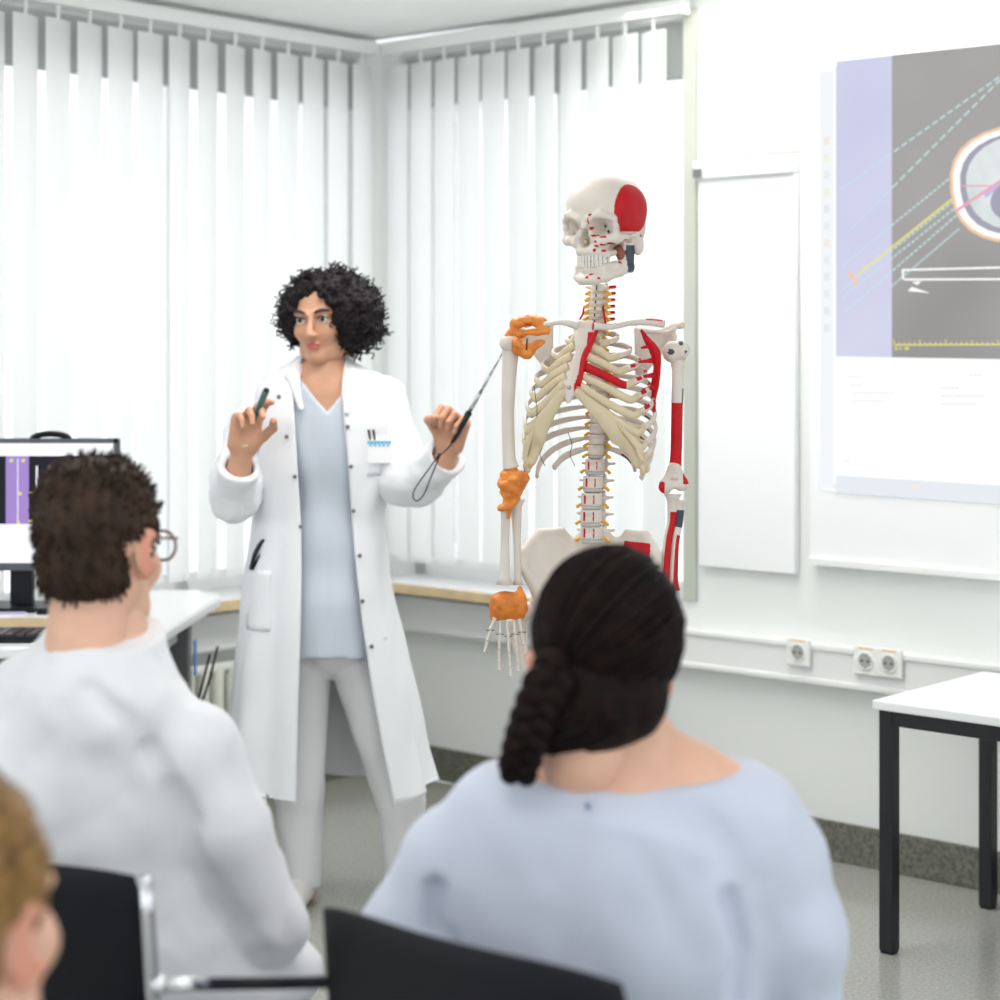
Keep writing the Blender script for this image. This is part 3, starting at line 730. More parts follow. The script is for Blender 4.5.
# ---------------------------------------------------------------- doctor standing at the window
DD = 5.04
def dp(px, py, dy=0): return at(px, py, DD+dy)
doc = thing('person', 'standing doctor with curly black hair and open white lab coat, pointing at the skeleton', 'person', (-.40, DD, 0))
HMX = place(dp(323, 317), yaw=-.27, pitch=.10, roll=-.05, s=.99)
hv, hf, hmi = head_mesh(.0028, fem=True)
parts = [(xf(hv, HMX), hf, hmi)]
# chest and shoulders under the clothing, legs
s = SF((-.80, DD-.25, .0), (-.08, DD+.25, 1.47), .008)
s.chain([dp(324, 356), dp(325, 372), dp(326, 390)], [.044, .050, .06], .02)
s.ell(dp(328, 440), (.145, .085, .20), .04); s.ell(dp(328, 540), (.115, .075, .17), .04); s.ell(dp(328, 612), (.105, .065, .09), .02)
s.chain([dp(285, 392), dp(371, 392)], .050, .03)
LK, LA = dp(303, 770, .0), dp(302, 905, .03); RK, RA = dp(397, 795, .02), dp(408, 900, .06)
s.chain([dp(302, 668), LK, LA], [.050, .045, .035], .02); s.chain([dp(358, 668), RK, RA], [.050, .045, .035], .02)
for A in (LA, RA): s.cap((A.x, A.y+.02, .035), (A.x-.02, A.y-.15, .022), .034, .026, .02)
v, f = s.mesh(); parts.append((v, f, 0))
# right hand (at the left of the photo) raised with the pen
G = .9; C1 = ((.35, .6, .4), (.75, 1.0, .5), (.9, 1.1, .6), (1.0, 1.1, .6))
v, f = hand_mesh(C1, mirror=False, s_=1.08, wrist=.075)
H1 = Matrix.Translation(dp(242, 452, -.18)) @ Matrix.Rotation(.12, 4, 'Y') @ Matrix.Rotation(.5, 4, 'Z') @ Matrix.Rotation(.12, 4, 'X')
parts.append((xf(v, H1), f, 0))
C2 = ((1.1, 1.3, .7), (1.15, 1.35, .8), (1.15, 1.35, .8), (1.1, 1.3, .8))
v, f = hand_mesh(C2, thumb=((.042, -.022, .045), (.044, -.048, .062), (.022, -.060, .078)), mirror=True, s_=1.06, wrist=.045)
H2 = Matrix.Translation(dp(447, 450, -.20)) @ Matrix.Rotation(.42, 4, 'Y') @ Matrix.Rotation(-.5, 4, 'Z') @ Matrix.Rotation(.25, 4, 'X')
parts.append((xf(v, H2), f, 0))
V, Fc, mi = fuse(parts); mk('body', V, Fc, [M_skin, M_lip, M_ear], doc, mi=mi)
face_parts(HMX, doc, M_brow)
# curly hair
def cutface(X, Y, Z): return np.sqrt(((X+.002)/.062)**2+((Y+.150)/.125)**2+((Z+.010)/.118)**2)*.06-.06
s = SF((-.19, -.15, -.16), (.20, .17, .17), .004)
s.ell((.012, .025, .038), (.108, .110, .082), .02); s.ell((.085, .01, .0), (.070, .085, .085), .03); s.ell((-.072, .01, .0), (.045, .075, .070), .03); s.ell((.05, .03, -.045), (.085, .075, .055), .03)
s.cut(cutface, .012)
s.cut(lambda X, Y, Z: np.maximum(np.abs(X+.0)-.062, np.maximum(Z+.045, Y-.02)), .02)
s.disp(lambda P: .010*vnoise(P, (55,)*3, 2)+.006*vnoise(P, (110,)*3, 4), .03)
v, f = s.mesh(); hairV = xf(v, HMX)
hb = MB(); hb.add([tuple(q) for q in hairV], [tuple(q) for q in f])
idx = rng.permutation(len(v))
cnt = 0
cen = np.array((.02, .03, .02))
for i in idx[:2600]:
    p = v[i]; d = p-cen; d /= np.linalg.norm(d)
    if p[1] < -.045 and abs(p[0]) < .05 and p[2] < .075: continue
    if p[1] < -.075: continue
    if cnt > 620: break
    cnt += 1
    a0 = random.uniform(0, 6.28); R = random.uniform(.004, .008); L = random.uniform(.012, .030); D = Vector(d)+Vector((0, 0, -.35)); D.normalize()
    u = D.orthogonal().normalized(); w = D.cross(u); P = []
    for k in range(9):
        q = k/8; P.append(HMX @ (Vector(p)+D*(L*q-.004)+u*math.cos(a0+q*7)*R+w*math.sin(a0+q*7)*R))
    hb.tube(P, .0019, 4)
hb.build('hair', M_hair, doc, smooth=True)
# tunic: V-neck, to the hip
def vneck(X, Y, Z):
    a = dp(330, 412); return np.maximum(np.abs(X-a.x-.0)-(Z-a.z)*.80, Y-(DD+.0))
s = SF((-.70, DD-.22, .60), (-.18, DD+.2, 1.43), .006)
s.ell(dp(328, 440), (.152, .096, .22), .04); s.ell(dp(328, 560), (.135, .094, .22), .04); s.chain([dp(326, 610), dp(328, 690)], [.150, .160], .03, w=(0, 1, 0), fl=1.3)
s.chain([dp(288, 398), dp(368, 398)], .045, .03); s.chain([dp(326, 376), dp(326, 392)], [.06, .08], .02)
zc = dp(328, 653).z
s.cut(lambda X, Y, Z: Z-zc-.004*np.sin(X*40), .004); s.cut(vneck, .004); s.cut(lambda X, Y, Z: -(Z-dp(0, 366).z), .004)
s.disp(folds(.004, (22, 10, 4), 2))
V, f = s.mesh(); mk('tunic', V, f, M_tunic2, doc)
b = MB(); zb_ = dp(0, 556).z
# trousers
def leg(s, hp, kn, an, r): s.chain([hp, kn, an], r, .03)
s = SF((-.78, DD-.25, .03), (-.10, DD+.3, .78), .006)
s.ell(dp(331, 640, .005), (.140, .100, .075), .02); s.ell(dp(331, 660, .0), (.050, .060, .032), .04)
s.chain([dp(302, 668), dp(299, 790, -.01), dp(302, 893, .01)], [.070, .064, .054], .015)
s.chain([dp(360, 668), dp(400, 800, .02), dp(408, 893, .06)], [.068, .062, .054], .015)
s.disp(folds(.007, (14, 14, 5), 6)); s.cut(lambda X, Y, Z: Z-.045, .003)
ridges(s, [[dp(318, 670, -.1), dp(305, 790, -.1), dp(303, 890, -.06)], [dp(352, 670, -.1), dp(392, 800, -.06), dp(398, 890, -.02)]], -.005, .005)
V, f = s.mesh(); mk('trousers', V, f, M_trous, doc)
for A in (LA, RA):
    s = SF((A.x-.09, A.y-.24, -.005), (A.x+.09, A.y+.12, .12), .004)
    s.cap((A.x, A.y+.03, .045), (A.x-.015, A.y-.15, .032), .044, .034, .02); s.cut(lambda X, Y, Z: Z-.001, .003); s.cap((A.x, A.y+.03, .09), (A.x, A.y+.03, .14), .03, .04, .01)
    V, f = s.mesh(); mk('shoe', V, f, M_shoe, doc)
# lab coat: body panel lofted round the open front
sec = [(352, 306, 342, .048, 307, 345, .02), (360, 296, 348, .062, 303, 345, .02), (368, 284, 362, .074, 300, 344, .01), (378, 266, 386, .084, 299, 343, 0), (392, 256, 399, .098, 299, 342, 0), (420, 254, 398, .118, 301, 345, 0), (470, 257, 390, .125, 304, 350, 0), (520, 254, 381, .123, 307, 353, 0),
       (570, 246, 386, .140, 308, 358, 0), (620, 240, 396, .155, 308, 364, 0), (680, 234, 410, .168, 307, 373, 0), (740, 228, 420, .178, 306, 384, 0), (790, 224, 431, .185, 306, 394, .0)]
ys = np.array([q[0] for q in sec], float)
NV = 90; NU = 120; V = []; Fc = []
for j in range(NV+1):
    y = ys[0]+(ys[-1]-ys[0])*j/NV; g = [float(np.interp(y, ys, [q[k] for q in sec])) for k in range(1, 7)]
    l, r, bb, ol, orr, yo = g; sc = DD/FPX; cx = ((l+r)/2-500)*sc; a = (r-l)/2*sc; cy = DD+.015+yo
    fl = math.asin(max(-.95, min(.95, ((ol-500)*sc-cx)/a))); fr = math.asin(max(-.95, min(.95, ((orr-500)*sc-cx)/a)))
    amp = .002+.012*max(0, (y-500)/300)**1.3
    for i in range(NU+1):
        q = i/NU; ph = fr+(2*PI+fl-fr)*q
        edge = min(1, min(q, 1-q)*14)
        fo = amp*edge*(math.sin(ph*7+1.3)+.5*math.sin(ph*12+.4+y*.006))+.0035*edge*float(math.sin(ph*5+y*.05)*math.sin(y*.031+ph*3))
        ex = .80
        sx, cx_ = math.sin(ph), math.cos(ph)
        x = cx+(a+fo)*math.copysign(abs(sx)**.92, sx); yy = cy-(bb+fo)*math.copysign(abs(cx_)**ex, cx_)
        z = CAMZ-(y-350)*sc
        V.append((x, yy, z-(.012*math.sin(ph*3) if j == NV else 0)))
for j in range(NV):
    for i in range(NU):
        k = j*(NU+1)+i; Fc.append((k, k+1, k+NU+2, k+NU+1))
ct = mk('lab_coat', V, Fc, M_coat, doc); md = ct.modifiers.new('thick', 'SOLIDIFY'); md.thickness = .005; md.offset = -1
CV = np.array(V).reshape(NV+1, NU+1, 3)
def front(y, px):
    """point on the coat front at photo row y nearest to column px"""
    j = int(round((y-ys[0])/(ys[-1]-ys[0])*NV)); R = CV[j]; X = 500+R[:, 0]/R[:, 1]*FPX; k = np.where(R[:, 1] < DD+.03)[0]; q = k[np.argmin(abs(X[k]-px))]; return Vector(R[q])
# button bands along both edges
for side in (0, NU):
    b = MB(); st = 1 if side == 0 else -1
    P = [CV[j, side] for j in range(12, NV+1)]; Q = [CV[j, side+st*4] for j in range(12, NV+1)]
    V_, F_ = [], []
    for p, q in zip(P, Q): V_ += [tuple(p+np.array((0, -.0015, 0))), tuple(q+np.array((0, -.0015, 0)))]
    for j in range(len(P)-1): F_.append((2*j, 2*j+1, 2*j+3, 2*j+2) if side == 0 else (2*j, 2*j+2, 2*j+3, 2*j+1))
    bd = mk('front_band', V_, F_, M_coat, ct); md = bd.modifiers.new('thick', 'SOLIDIFY'); md.thickness = .003; md.offset = 0
# collar
s = SF((-.66, DD-.20, 1.22), (-.30, DD+.16, 1.46), .004)
bk = dp(322, 352, .085); 
for sg, A, B, Cc in ((-1, dp(301, 362, .02), dp(293, 376, -.06), dp(301, 408, -.10)), (1, dp(345, 362, .02), dp(352, 378, -.06), dp(347, 412, -.10))):
    s.chain([bk, A, B, Cc], [.016, .018, .020, .010], .008, w=(0, 1, 0), fl=1.6)
s.disp(folds(.003, (20, 20, 10), 8)); V, f = s.mesh(); mk('collar', V, f, M_coat, ct)
# sleeves
def sleeve(P, R, opening, seed, creases):
    P = [Vector(p) for p in P]; lo = [min(p[i] for p in P)-.12 for i in range(3)]; hi = [max(p[i] for p in P)+.12 for i in range(3)]
    s = SF(lo, hi, .005); s.chain(P, R, .03)
    s.disp(folds(.008, (12, 12, 12), seed)); s.disp(folds(.003, (30, 30, 30), seed+1))
    ridges(s, creases, -.008, .009)
    d = (P[-1]-P[-2]).normalized(); e = P[-1]
    s.cut(lambda X, Y, Z: -((X-e.x)*d.x+(Y-e.y)*d.y+(Z-e.z)*d.z), .003)     # flat cuff end
    s.cap(e-d*.05, e+d*.03, opening, opening, .003, sub=True)
    V, f = s.mesh(); return mk('sleeve', V, f, M_coat, ct)
sleeve([dp(271, 395, .015), dp(250, 435, -.0), dp(237, 482, -.03), dp(234, 496, -.11), dp(240, 466, -.18)], [.056, .062, .066, .060, .052], .036, 11,
       [[dp(255, 425, -.08), dp(240, 470, -.12)], [dp(225, 480, -.1), dp(245, 505, -.14)], [dp(262, 455, -.06), dp(250, 500, -.1)]])
sleeve([dp(383, 399, .015), dp(394, 440, 0), dp(403, 478, -.03), dp(420, 480, -.10), dp(446, 456, -.20)], [.056, .062, .060, .058, .050], .036, 14,
       [[dp(395, 440, -.08), dp(425, 478, -.1)], [dp(398, 455, -.08), dp(412, 488, -.12)], [dp(420, 452, -.1), dp(440, 470, -.16)], [dp(385, 400, -.08), dp(396, 430, -.08)]])
for px, py in ((347, 424), (351, 466), (354, 508), (359, 552), (363, 596), (371, 640), (279, 394), (286, 434), (296, 474), (300, 520)):
    p = front(py, px); MB().lathe((p.x, p.y-.008, p.z), [(.0, -.003), (.0055, -.002), (.0055, .002), (0, .003)], 10, axis='y').build('button', mat('snap_grey', (.22, .22, .25), .4, noise=.05), ct, smooth=True)
p = front(450, 381)+Vector((0, -.014, 0))
bd = MB().box((p.x-.030, p.y-.012, p.z-.030), (p.x+.030, p.y-.009, p.z+.030)).build('name_badge', mat('badge_white', (.9, .9, .92), .3, noise=.01), ct)
MB().box((p.x-.030, p.y-.0128, p.z+.018), (p.x+.030, p.y-.012, p.z+.026)).build('badge_stripe', M_blue, bd)
for k in range(5): MB().box((p.x-.026+k*.011, p.y-.0132, p.z+.012), (p.x-.026+k*.011+.007, p.y-.012, p.z+.017)).build('badge_lettering', M_blue, bd)
for k, x in enumerate((.012, .024)): MB().tube([(p.x-x, p.y-.010, p.z+.028), (p.x-x-.004, p.y-.010, p.z+.055)], .003, 6).build('pocket_pen', M_brow, ct)
def ribbon(pts, off, hw, nm, par):
    V_, F_ = [], []
    for (y, x0, x1) in pts:
        for q in range(7): 
            w_ = front(y, x0+(x1-x0)*q/6); V_.append((w_.x, w_.y-off, w_.z))
    for j in range(len(pts)-1):
        for q in range(6): k = j*7+q; F_.append((k, k+1, k+8, k+7))
    o = mk(nm, V_, F_, M_coat, par); m_ = o.modifiers.new('thick', 'SOLIDIFY'); m_.thickness = .004; m_.offset = 0; return o
ribbon([(y, 368, 391) for y in range(436, 478, 5)], .006, 0, 'breast_pocket', ct)
ribbon([(y, 247, 271) for y in range(566, 628, 6)], .006, 0, 'side_pocket', ct)
ribbon([(y, 384, 404) for y in range(586, 640, 6)], .006, 0, 'side_pocket', ct)
# black instrument in the pocket
st = thing('stethoscope', 'black stethoscope tube sticking out of the coat pocket', 'stethoscope', front(556, 262))
q0 = front(566, 254); 
MB().tube(spline([q0+Vector((-.005, -.012, .0)), q0+Vector((.008, -.02, .045)), q0+Vector((.03, -.02, .075)), q0+Vector((.042, -.018, .05))], 5), .0055, 8).build('tube', M_black, st, smooth=True)
MB().tube(spline([q0+Vector((.0, -.012, .0)), q0+Vector((.016, -.02, .03)), q0+Vector((.034, -.02, .055)), q0+Vector((.03, -.018, .075))], 5), .004, 8).build('ear_tube', M_black, st, smooth=True)
# bracelet
c = dp(241.5, 446, -.18); b = MB(); b.tube([c+Vector((.029*math.cos(a), .025*math.sin(a), .004*math.cos(a))) for a in np.linspace(0, 2*PI, 20)], .004, 6)
b.build('bracelet', mat('green_gold_beads', (.25, .5, .35), .3, col2=(.7, .6, .3), nscale=60), doc, smooth=True)
# pen and pointer
A, B = dp(257, 412, -.235), dp(266, 391, -.25)
pn = thing('pen', 'short dark green pen in the raised hand of the doctor', 'pen', A)
MB().tube([A-(B-A)*.6, B], [.0065, .0085], 10).build('barrel', M_green, pn, smooth=True); MB().tube([B, B+(B-A)*.12], [.0085, .006], 10).build('cap', M_black, pn, smooth=True)
A, M1, M2, B = dp(457, 434, -.25), dp(466, 411, -.28), dp(474, 396, -.32), Vector((at(513, 334, 3.70)))
pt = thing('telescopic_pointer', 'silver telescopic pointer with black grip aimed at the skeleton shoulder', 'pointer', A)
D = (B-A).normalized(); Lp = (at(513, 334, 4.55)-A); B = A+Lp
MB().tube([A-Lp*.10, A+Lp*.02, A+Lp*.22], [.005, .0065, .0085], 10).build('grip', M_black, pt, smooth=True)
for k, (a, b_, r) in enumerate(((.22, .42, .0058), (.42, .6, .0042), (.6, .78, .0032), (.78, 1.0, .0022))): MB().tube([A+Lp*a, A+Lp*b_], r, 8).build('tube_section', M_chrome, pt, smooth=True)
MB().lathe(tuple(A+Lp), [(0, -.004), (.0035, 0), (0, .004)], 8).build('tip', M_chrome, pt, smooth=True)
k0 = A-Lp*.10
P = [k0, dp(446, 450, -.27), dp(437, 458, -.27), dp(428, 470, -.27), dp(416, 487, -.27), dp(413, 496, -.27), dp(417, 501, -.27), dp(424, 494, -.27), dp(431, 477, -.27), dp(438, 460, -.27), dp(439, 455, -.27)]
MB().tube(spline(P, 5), .0018, 6).build('wrist_strap', M_black, pt, smooth=True); MB().tube([dp(440, 453, -.27), dp(437, 459, -.27)], .004, 8).build('strap_slider', M_black, pt, smooth=True)

# ---------------------------------------------------------------- seated man in a white coat
MD = 2.75
def mq(px, py, dy=0): return at(px, py, MD+dy)
man = thing('person', 'seated man with short brown hair, glasses and white coat, seen from behind', 'person', (-.56, 2.7, 0))
MMX = place(mq(101, 547), yaw=PI-.34, pitch=.06, s=1.02)
def seated(pt_, HM, depth, par, mats, shift=(0, 0)):
    pass
hv, hf, hmi = head_mesh(.003, nl=-.17)
parts = [(xf(hv, MMX), hf, hmi)]
def mtorso(s, o):
    s.chain([mq(108, 640, .0), mq(100, 680, -.01)], [.070+o, .10+o], .05)
    s.chain([(cxm-.17, MD+.07, .905), mq(85, 712, -.005), mq(185, 752, -.025)], [.070+o, .085+o, .074+o], .05)
    s.ell((cxm, MD, .78), (.200+o, .125+o, .23+o), .05); s.ell((cxm+.03, MD+.02, .60), (.225+o, .150+o, .15+o), .05)
s = SF((-1.02, MD-.25, 0), (-.05, MD+.85, 1.12), .009)
cxm = mq(80, 0).x
mtorso(s, -.030); s.cap(mq(110, 600, .01), mq(106, 660, .0), .052, .058, .03)
for sg in (-1, 1):
    s.chain([(cxm+sg*.09, MD+.04, .535), (cxm+.04+sg*.13, MD+.42, .52), (cxm+.07+sg*.13, MD+.42, .10)], [.085, .062, .042], .03)
    s.cap((cxm+.07+sg*.13, MD+.40, .04), (cxm+.13+sg*.13, MD+.56, .03), .034, .028, .02)
EL = mq(266, 922, .0); s.chain([mq(190, 755, -.02), EL, mq(225, 960, .32)], [.042, .038, .032], .02)
ELL = (cxm-.28, MD+.08, .70); s.chain([(cxm-.175, MD+.07, .89), ELL, (cxm-.12, MD+.34, .66)], [.036, .036, .030], .02)
v, f = s.mesh(); parts.append((v, f, 0))
v, f = hand_mesh(((.3, .4, .3),)*4, mirror=False); parts.append((xf(v, Matrix.Translation(Vector((cxm-.10, MD+.36, .665))) @ Matrix.Rotation(-1.45, 4, 'X')), f, 0))
v, f = hand_mesh(((.3, .4, .3),)*4, mirror=True); parts.append((xf(v, Matrix.Translation(mq(222, 960, .34)) @ Matrix.Rotation(-1.45, 4, 'X')), f, 0))
V, Fc, mi = fuse(parts); mk('body', V, Fc, [M_skin2, M_lip, M_ear], man, mi=mi)
face_parts(MMX, man, M_brow)
# short hair: cap cut around ears, nape and face, plus tufts
def cut_m(X, Y, Z):
    line = np.where(Y > .0, -.062-.035*np.clip((Y-.03)/.06, 0, 1), -.0+.0*Y)      # lower limit
    low = Z-np.where(Y > .018, -.070, np.where(Y > -.01, .030, -.02))
    face = np.minimum(Y+.058-np.clip(Z-.05, 0, 1)*.6, 9)
    ear = np.sqrt(((Y-.010)/.020)**2+((Z+.006)/.036)**2)*.02-.02
    side = np.where(Z < .012, .064-np.abs(X)+.0*Y, 9.)
    return np.minimum(np.minimum(np.minimum(low, face), side), np.where(np.abs(X) > .058, ear, 9.))
V, f = shell_hair(cut_m, .007, .003, .003, (70, 70, 35), extra=lambda s: (s.ell((0, -.050, .092), (.048, .040, .028), .02), s.ell((0, .02, .070), (.070, .080, .05), .02)))
hb = MB(); hb.add([tuple(q) for q in xf(V, MMX)], [tuple(q) for q in f])
for i in rng.permutation(len(V))[:1100]:
    p = Vector(V[i]); d = (p-Vector((0, .02, .02))).normalized()
    if d.z > .3: g = (d*.5+Vector((random.uniform(-.5, .5), -.5+random.uniform(-.5, .5), .35))).normalized(); L = random.uniform(.006, .016)
    else: g = (d*.25+Vector((random.uniform(-.15, .15), .1, -1))).normalized(); L = random.uniform(.006, .013)
    hb.tube([MMX @ (p-d*.004), MMX @ (p+g*L*.5+d*.001), MMX @ (p+g*L)], [.0026, .0020, .0008], 4)
hb.build('hair', M_hairm, man, smooth=True)
# glasses
gl = mk('glasses', *(lambda b: (b.V, b.F))(MB().tube([MMX @ Vector(q) for q in spline([(.080, .012, .012), (.080, -.03, .014), (.074, -.082, .012)], 4)], .0022, 6).tube([MMX @ Vector(q) for q in spline([(-.080, .012, .012), (-.080, -.03, .014), (-.074, -.082, .012)], 4)], .0022, 6)), mat('tortoise_frame', (.16, .05, .035), .3, noise=.2), man)
for sg in (-1, 1):
    P = [MMX @ Vector((sg*.040+.030*math.cos(a), -.103-.0*math.cos(a)+.018*abs(math.cos(a)*sg > .3)*abs(math.cos(a)), .000+.021*math.sin(a))) for a in np.linspace(0, 2*PI, 24)]
    MB().tube(P, .0024, 6).build('lens_rim', MATS['tortoise_frame'], gl, smooth=True)
MB().tube([MMX @ Vector((-.012, -.103, .004)), MMX @ Vector((.012, -.103, .004))], .002, 6).build('bridge', MATS['tortoise_frame'], gl, smooth=True)
# coat
s = SF((-1.05, MD-.28, .35), (-.02, MD+.62, 1.12), .006)
mtorso(s, 0); s.cap(mq(106, 622), mq(100, 690, -.01), .066, .11, .04)
s.ell((cxm+.13, MD+.08, .53), (.20, .16, .09), .05)
for sg in (-1, 1): s.chain([(cxm+sg*.09, MD+.04, .545), (cxm+.04+sg*.13, MD+.38, .53)], [.095, .075], .04)
s.chain([mq(186, 752, -.025), mq(222, 830, -.03), EL, mq(256, 940, .06), mq(228, 955, .30)], [.070, .068, .058, .052, .044], .015)
s.chain([(cxm-.19, MD+.07, .90), ELL, (cxm-.14, MD+.32, .66)], [.070, .066, .045], .02)
s.disp(folds(.009, (9, 9, 7), 21)); s.disp(folds(.003, (24, 24, 20), 23))
ridges(s, [[mq(172, 790, -.085), mq(200, 870, -.08), mq(238, 935, -.07)], [mq(150, 800, -.12), mq(178, 830, -.12)], [mq(150, 750, -.10), mq(190, 820, -.085)]], -.024, .014)
ridges(s, [[mq(215, 900, -.1), mq(262, 960, -.06), mq(320, 960, -.02)], [mq(235, 870, -.12), mq(265, 930, -.08)], [mq(285, 880, -.08), mq(290, 940, -.05)], [mq(60, 840, -.14), mq(110, 815, -.14), mq(160, 850, -.13)], [mq(90, 690, -.12), mq(150, 745, -.13)]], -.013, .016)
s.cut(lambda X, Y, Z: -(Z-(mq(0, 613).z-(X-mq(60, 0).x)*.20+(Y-MD)*.25)), .003)
nk = mq(108, 604, .01); s.cap(nk+Vector((0, 0, .05)), nk+Vector((-.0, 0, -.0)), .058, .058, .008, sub=True)
V, f = s.mesh(); lc = mk('lab_coat', V, f, M_coat, man)
s = SF((-.75, MD+.1, .03), (-.1, MD+.6, .62), .008)
for sg in (-1, 1): s.chain([(cxm+.02+sg*.13, MD+.30, .53), (cxm+.04+sg*.13, MD+.42, .52), (cxm+.07+sg*.13, MD+.42, .08)], [.078, .078, .058], .02)
s.disp(folds(.006, (10, 10, 8), 4)); V, f = s.mesh(); mk('trousers', V, f, M_trous, man)
for sg in (-1, 1):
    s = SF((cxm-.04+sg*.13, MD+.32, -.01), (cxm+.24+sg*.13, MD+.68, .13), .005); s.cap((cxm+.07+sg*.13, MD+.41, .042), (cxm+.13+sg*.13, MD+.57, .034), .044, .036, .02); s.cut(lambda X, Y, Z: Z-.001, .003)
    V, f = s.mesh(); mk('shoe', V, f, M_shoe, man)

# ---------------------------------------------------------------- seated woman with the braid
WD = 2.42
def wq(px, py, dy=0): return at(px, py, WD+dy)
wom = thing('person', 'seated woman with dark braided hair and light blue tunic, seen from behind', 'person', (.12, 2.4, 0))
WMX = place(wq(603, 655), yaw=PI-.03, pitch=.12, roll=.22, s=1.035)
hv, hf, hmi = head_mesh(.003, fem=True, nl=-.12)
parts = [(xf(hv, WMX), hf, hmi)]
wx = wq(605, 0).x
def wtorso(s, o):
    s.chain([wq(622, 800, .01), wq(615, 830, 0)], [.085+o, .125+o], .05, w=(0, 1, 0), fl=1.2)
    s.chain([wq(462, 858, .02), wq(520, 820, .0), wq(617, 815, -.0), wq(715, 822, .0), wq(768, 858, .02)], [.066+o, .062+o, .066+o, .062+o, .066+o], .05)
    s.ell(wq(610, 925, .0), (.215+o, .125+o, .20+o), .05); s.ell(wq(610, 1080, .02), (.225+o, .145+o, .17+o), .05)
s = SF((-.25, WD-.25, 0), (.52, WD+.80, 1.12), .009)
wtorso(s, -.030); s.chain([wq(608, 700, .01), wq(618, 750, .005), wq(622, 790, .0)], [.056, .062, .085], .04)
s.chain([wq(508, 806), wq(560, 785), wq(622, 772, .01), wq(690, 785), wq(742, 806)], [.042, .044, .05, .044, .042], .04)
for sg in (-1, 1):
    s.chain([(wx+sg*.09, WD+.06, .53), (wx+sg*.11, WD+.46, .52), (wx+sg*.11, WD+.46, .10)], [.082, .06, .04], .03)
    s.cap((wx+sg*.11, WD+.44, .04), (wx+sg*.11, WD+.60, .03), .032, .026, .02)
    s.chain([(wx+sg*.18, WD+.02, .80), (wx+sg*.225, WD+.05, .62), (wx+sg*.13, WD+.28, .60)], [.04, .036, .03], .02)
v, f = s.mesh(); parts.append((v, f, 0))
for sg in (-1, 1):
    v, f = hand_mesh(((.3, .4, .3),)*4, mirror=sg > 0); parts.append((xf(v, Matrix.Translation(Vector((wx+sg*.12, WD+.30, .605))) @ Matrix.Rotation(-1.5, 4, 'X')), f, 0))
V, Fc, mi = fuse(parts); mk('body', V, Fc, [M_skin2, M_lip, M_ear], wom, mi=mi)
face_parts(WMX, wom, M_brow)
# hair: cap + long strands swept from forehead to the side braid.  (local +x is the left of the photo)
def cut_w(X, Y, Z):
    low = Z-np.where(Y > .03, -.115+np.abs(X)*.35, -.02)
    face = Y+.050-np.clip(Z-.055, 0, 1)*.8
    ear = np.sqrt(((Y-.006)/.034)**2+((Z+.012)/.038)**2)*.02-.02
    return np.minimum(np.minimum(low, face), np.where((X > .062) | ((X < -.062) & (Z < -.02)), ear, 9.))
def exw(s):
    s.ell((0, .055, -.055), (.062, .052, .065), .03); s.ell((.052, .055, -.060), (.030, .035, .04), .02); s.ell((-.050, .04, -.04), (.034, .04, .045), .02)
V, f = shell_hair(cut_w, .012, .003, .002, (40, 40, 40), extra=exw)
hb = MB(); hb.add([tuple(q) for q in xf(V, WMX)], [tuple(q) for q in f])
tgt = Vector((.62, .62, -.85)).normalized()
for i in range(620):
    a = random.uniform(-2.4, 2.4); el = random.uniform(-.25, 1.45)
    d0 = Vector((math.sin(a)*math.cos(el), -math.cos(a)*math.cos(el), math.sin(el)))
    if d0.y < -.70 and el < .6: continue
    if d0.z < -.1 and d0.y < .1: continue
    gr = random.uniform(.010, .0165); P = []
    ang = d0.angle(tgt); n = 9
    if ang > 2.6: continue
    bend = Vector((0, .35, .12))
    for k in range(n):
        q = k/(n-1); d = d0.slerp(tgt, q) if ang > .05 else tgt
        d = (d+bend*math.sin(q*PI)*.45).normalized()
        P.append(WMX @ surf(d, gr+.003*math.sin(q*PI)))
    hb.tube(spline(P, 2), [.0018, .0032, .0034, .003, .002], 4)
for i in range(240):                                                      # hanging bundle behind the neck
    x = random.uniform(-.055, .06); p0 = Vector((x, .085-abs(x)*.35+random.uniform(-.006, .012), -.02+random.uniform(-.03, .03)))
    p2 = Vector((.055+random.uniform(-.018, .018), .075+random.uniform(-.01, .02), -.105+random.uniform(-.02, .02)))
    p1 = (p0+p2)/2+Vector((-.012, .018, -.012)); hb.tube([WMX @ q for q in spline([p0, p1, p2], 4)], [.0025, .0035, .002], 4)
hr = hb.build('hair', M_hairw, wom, smooth=True)
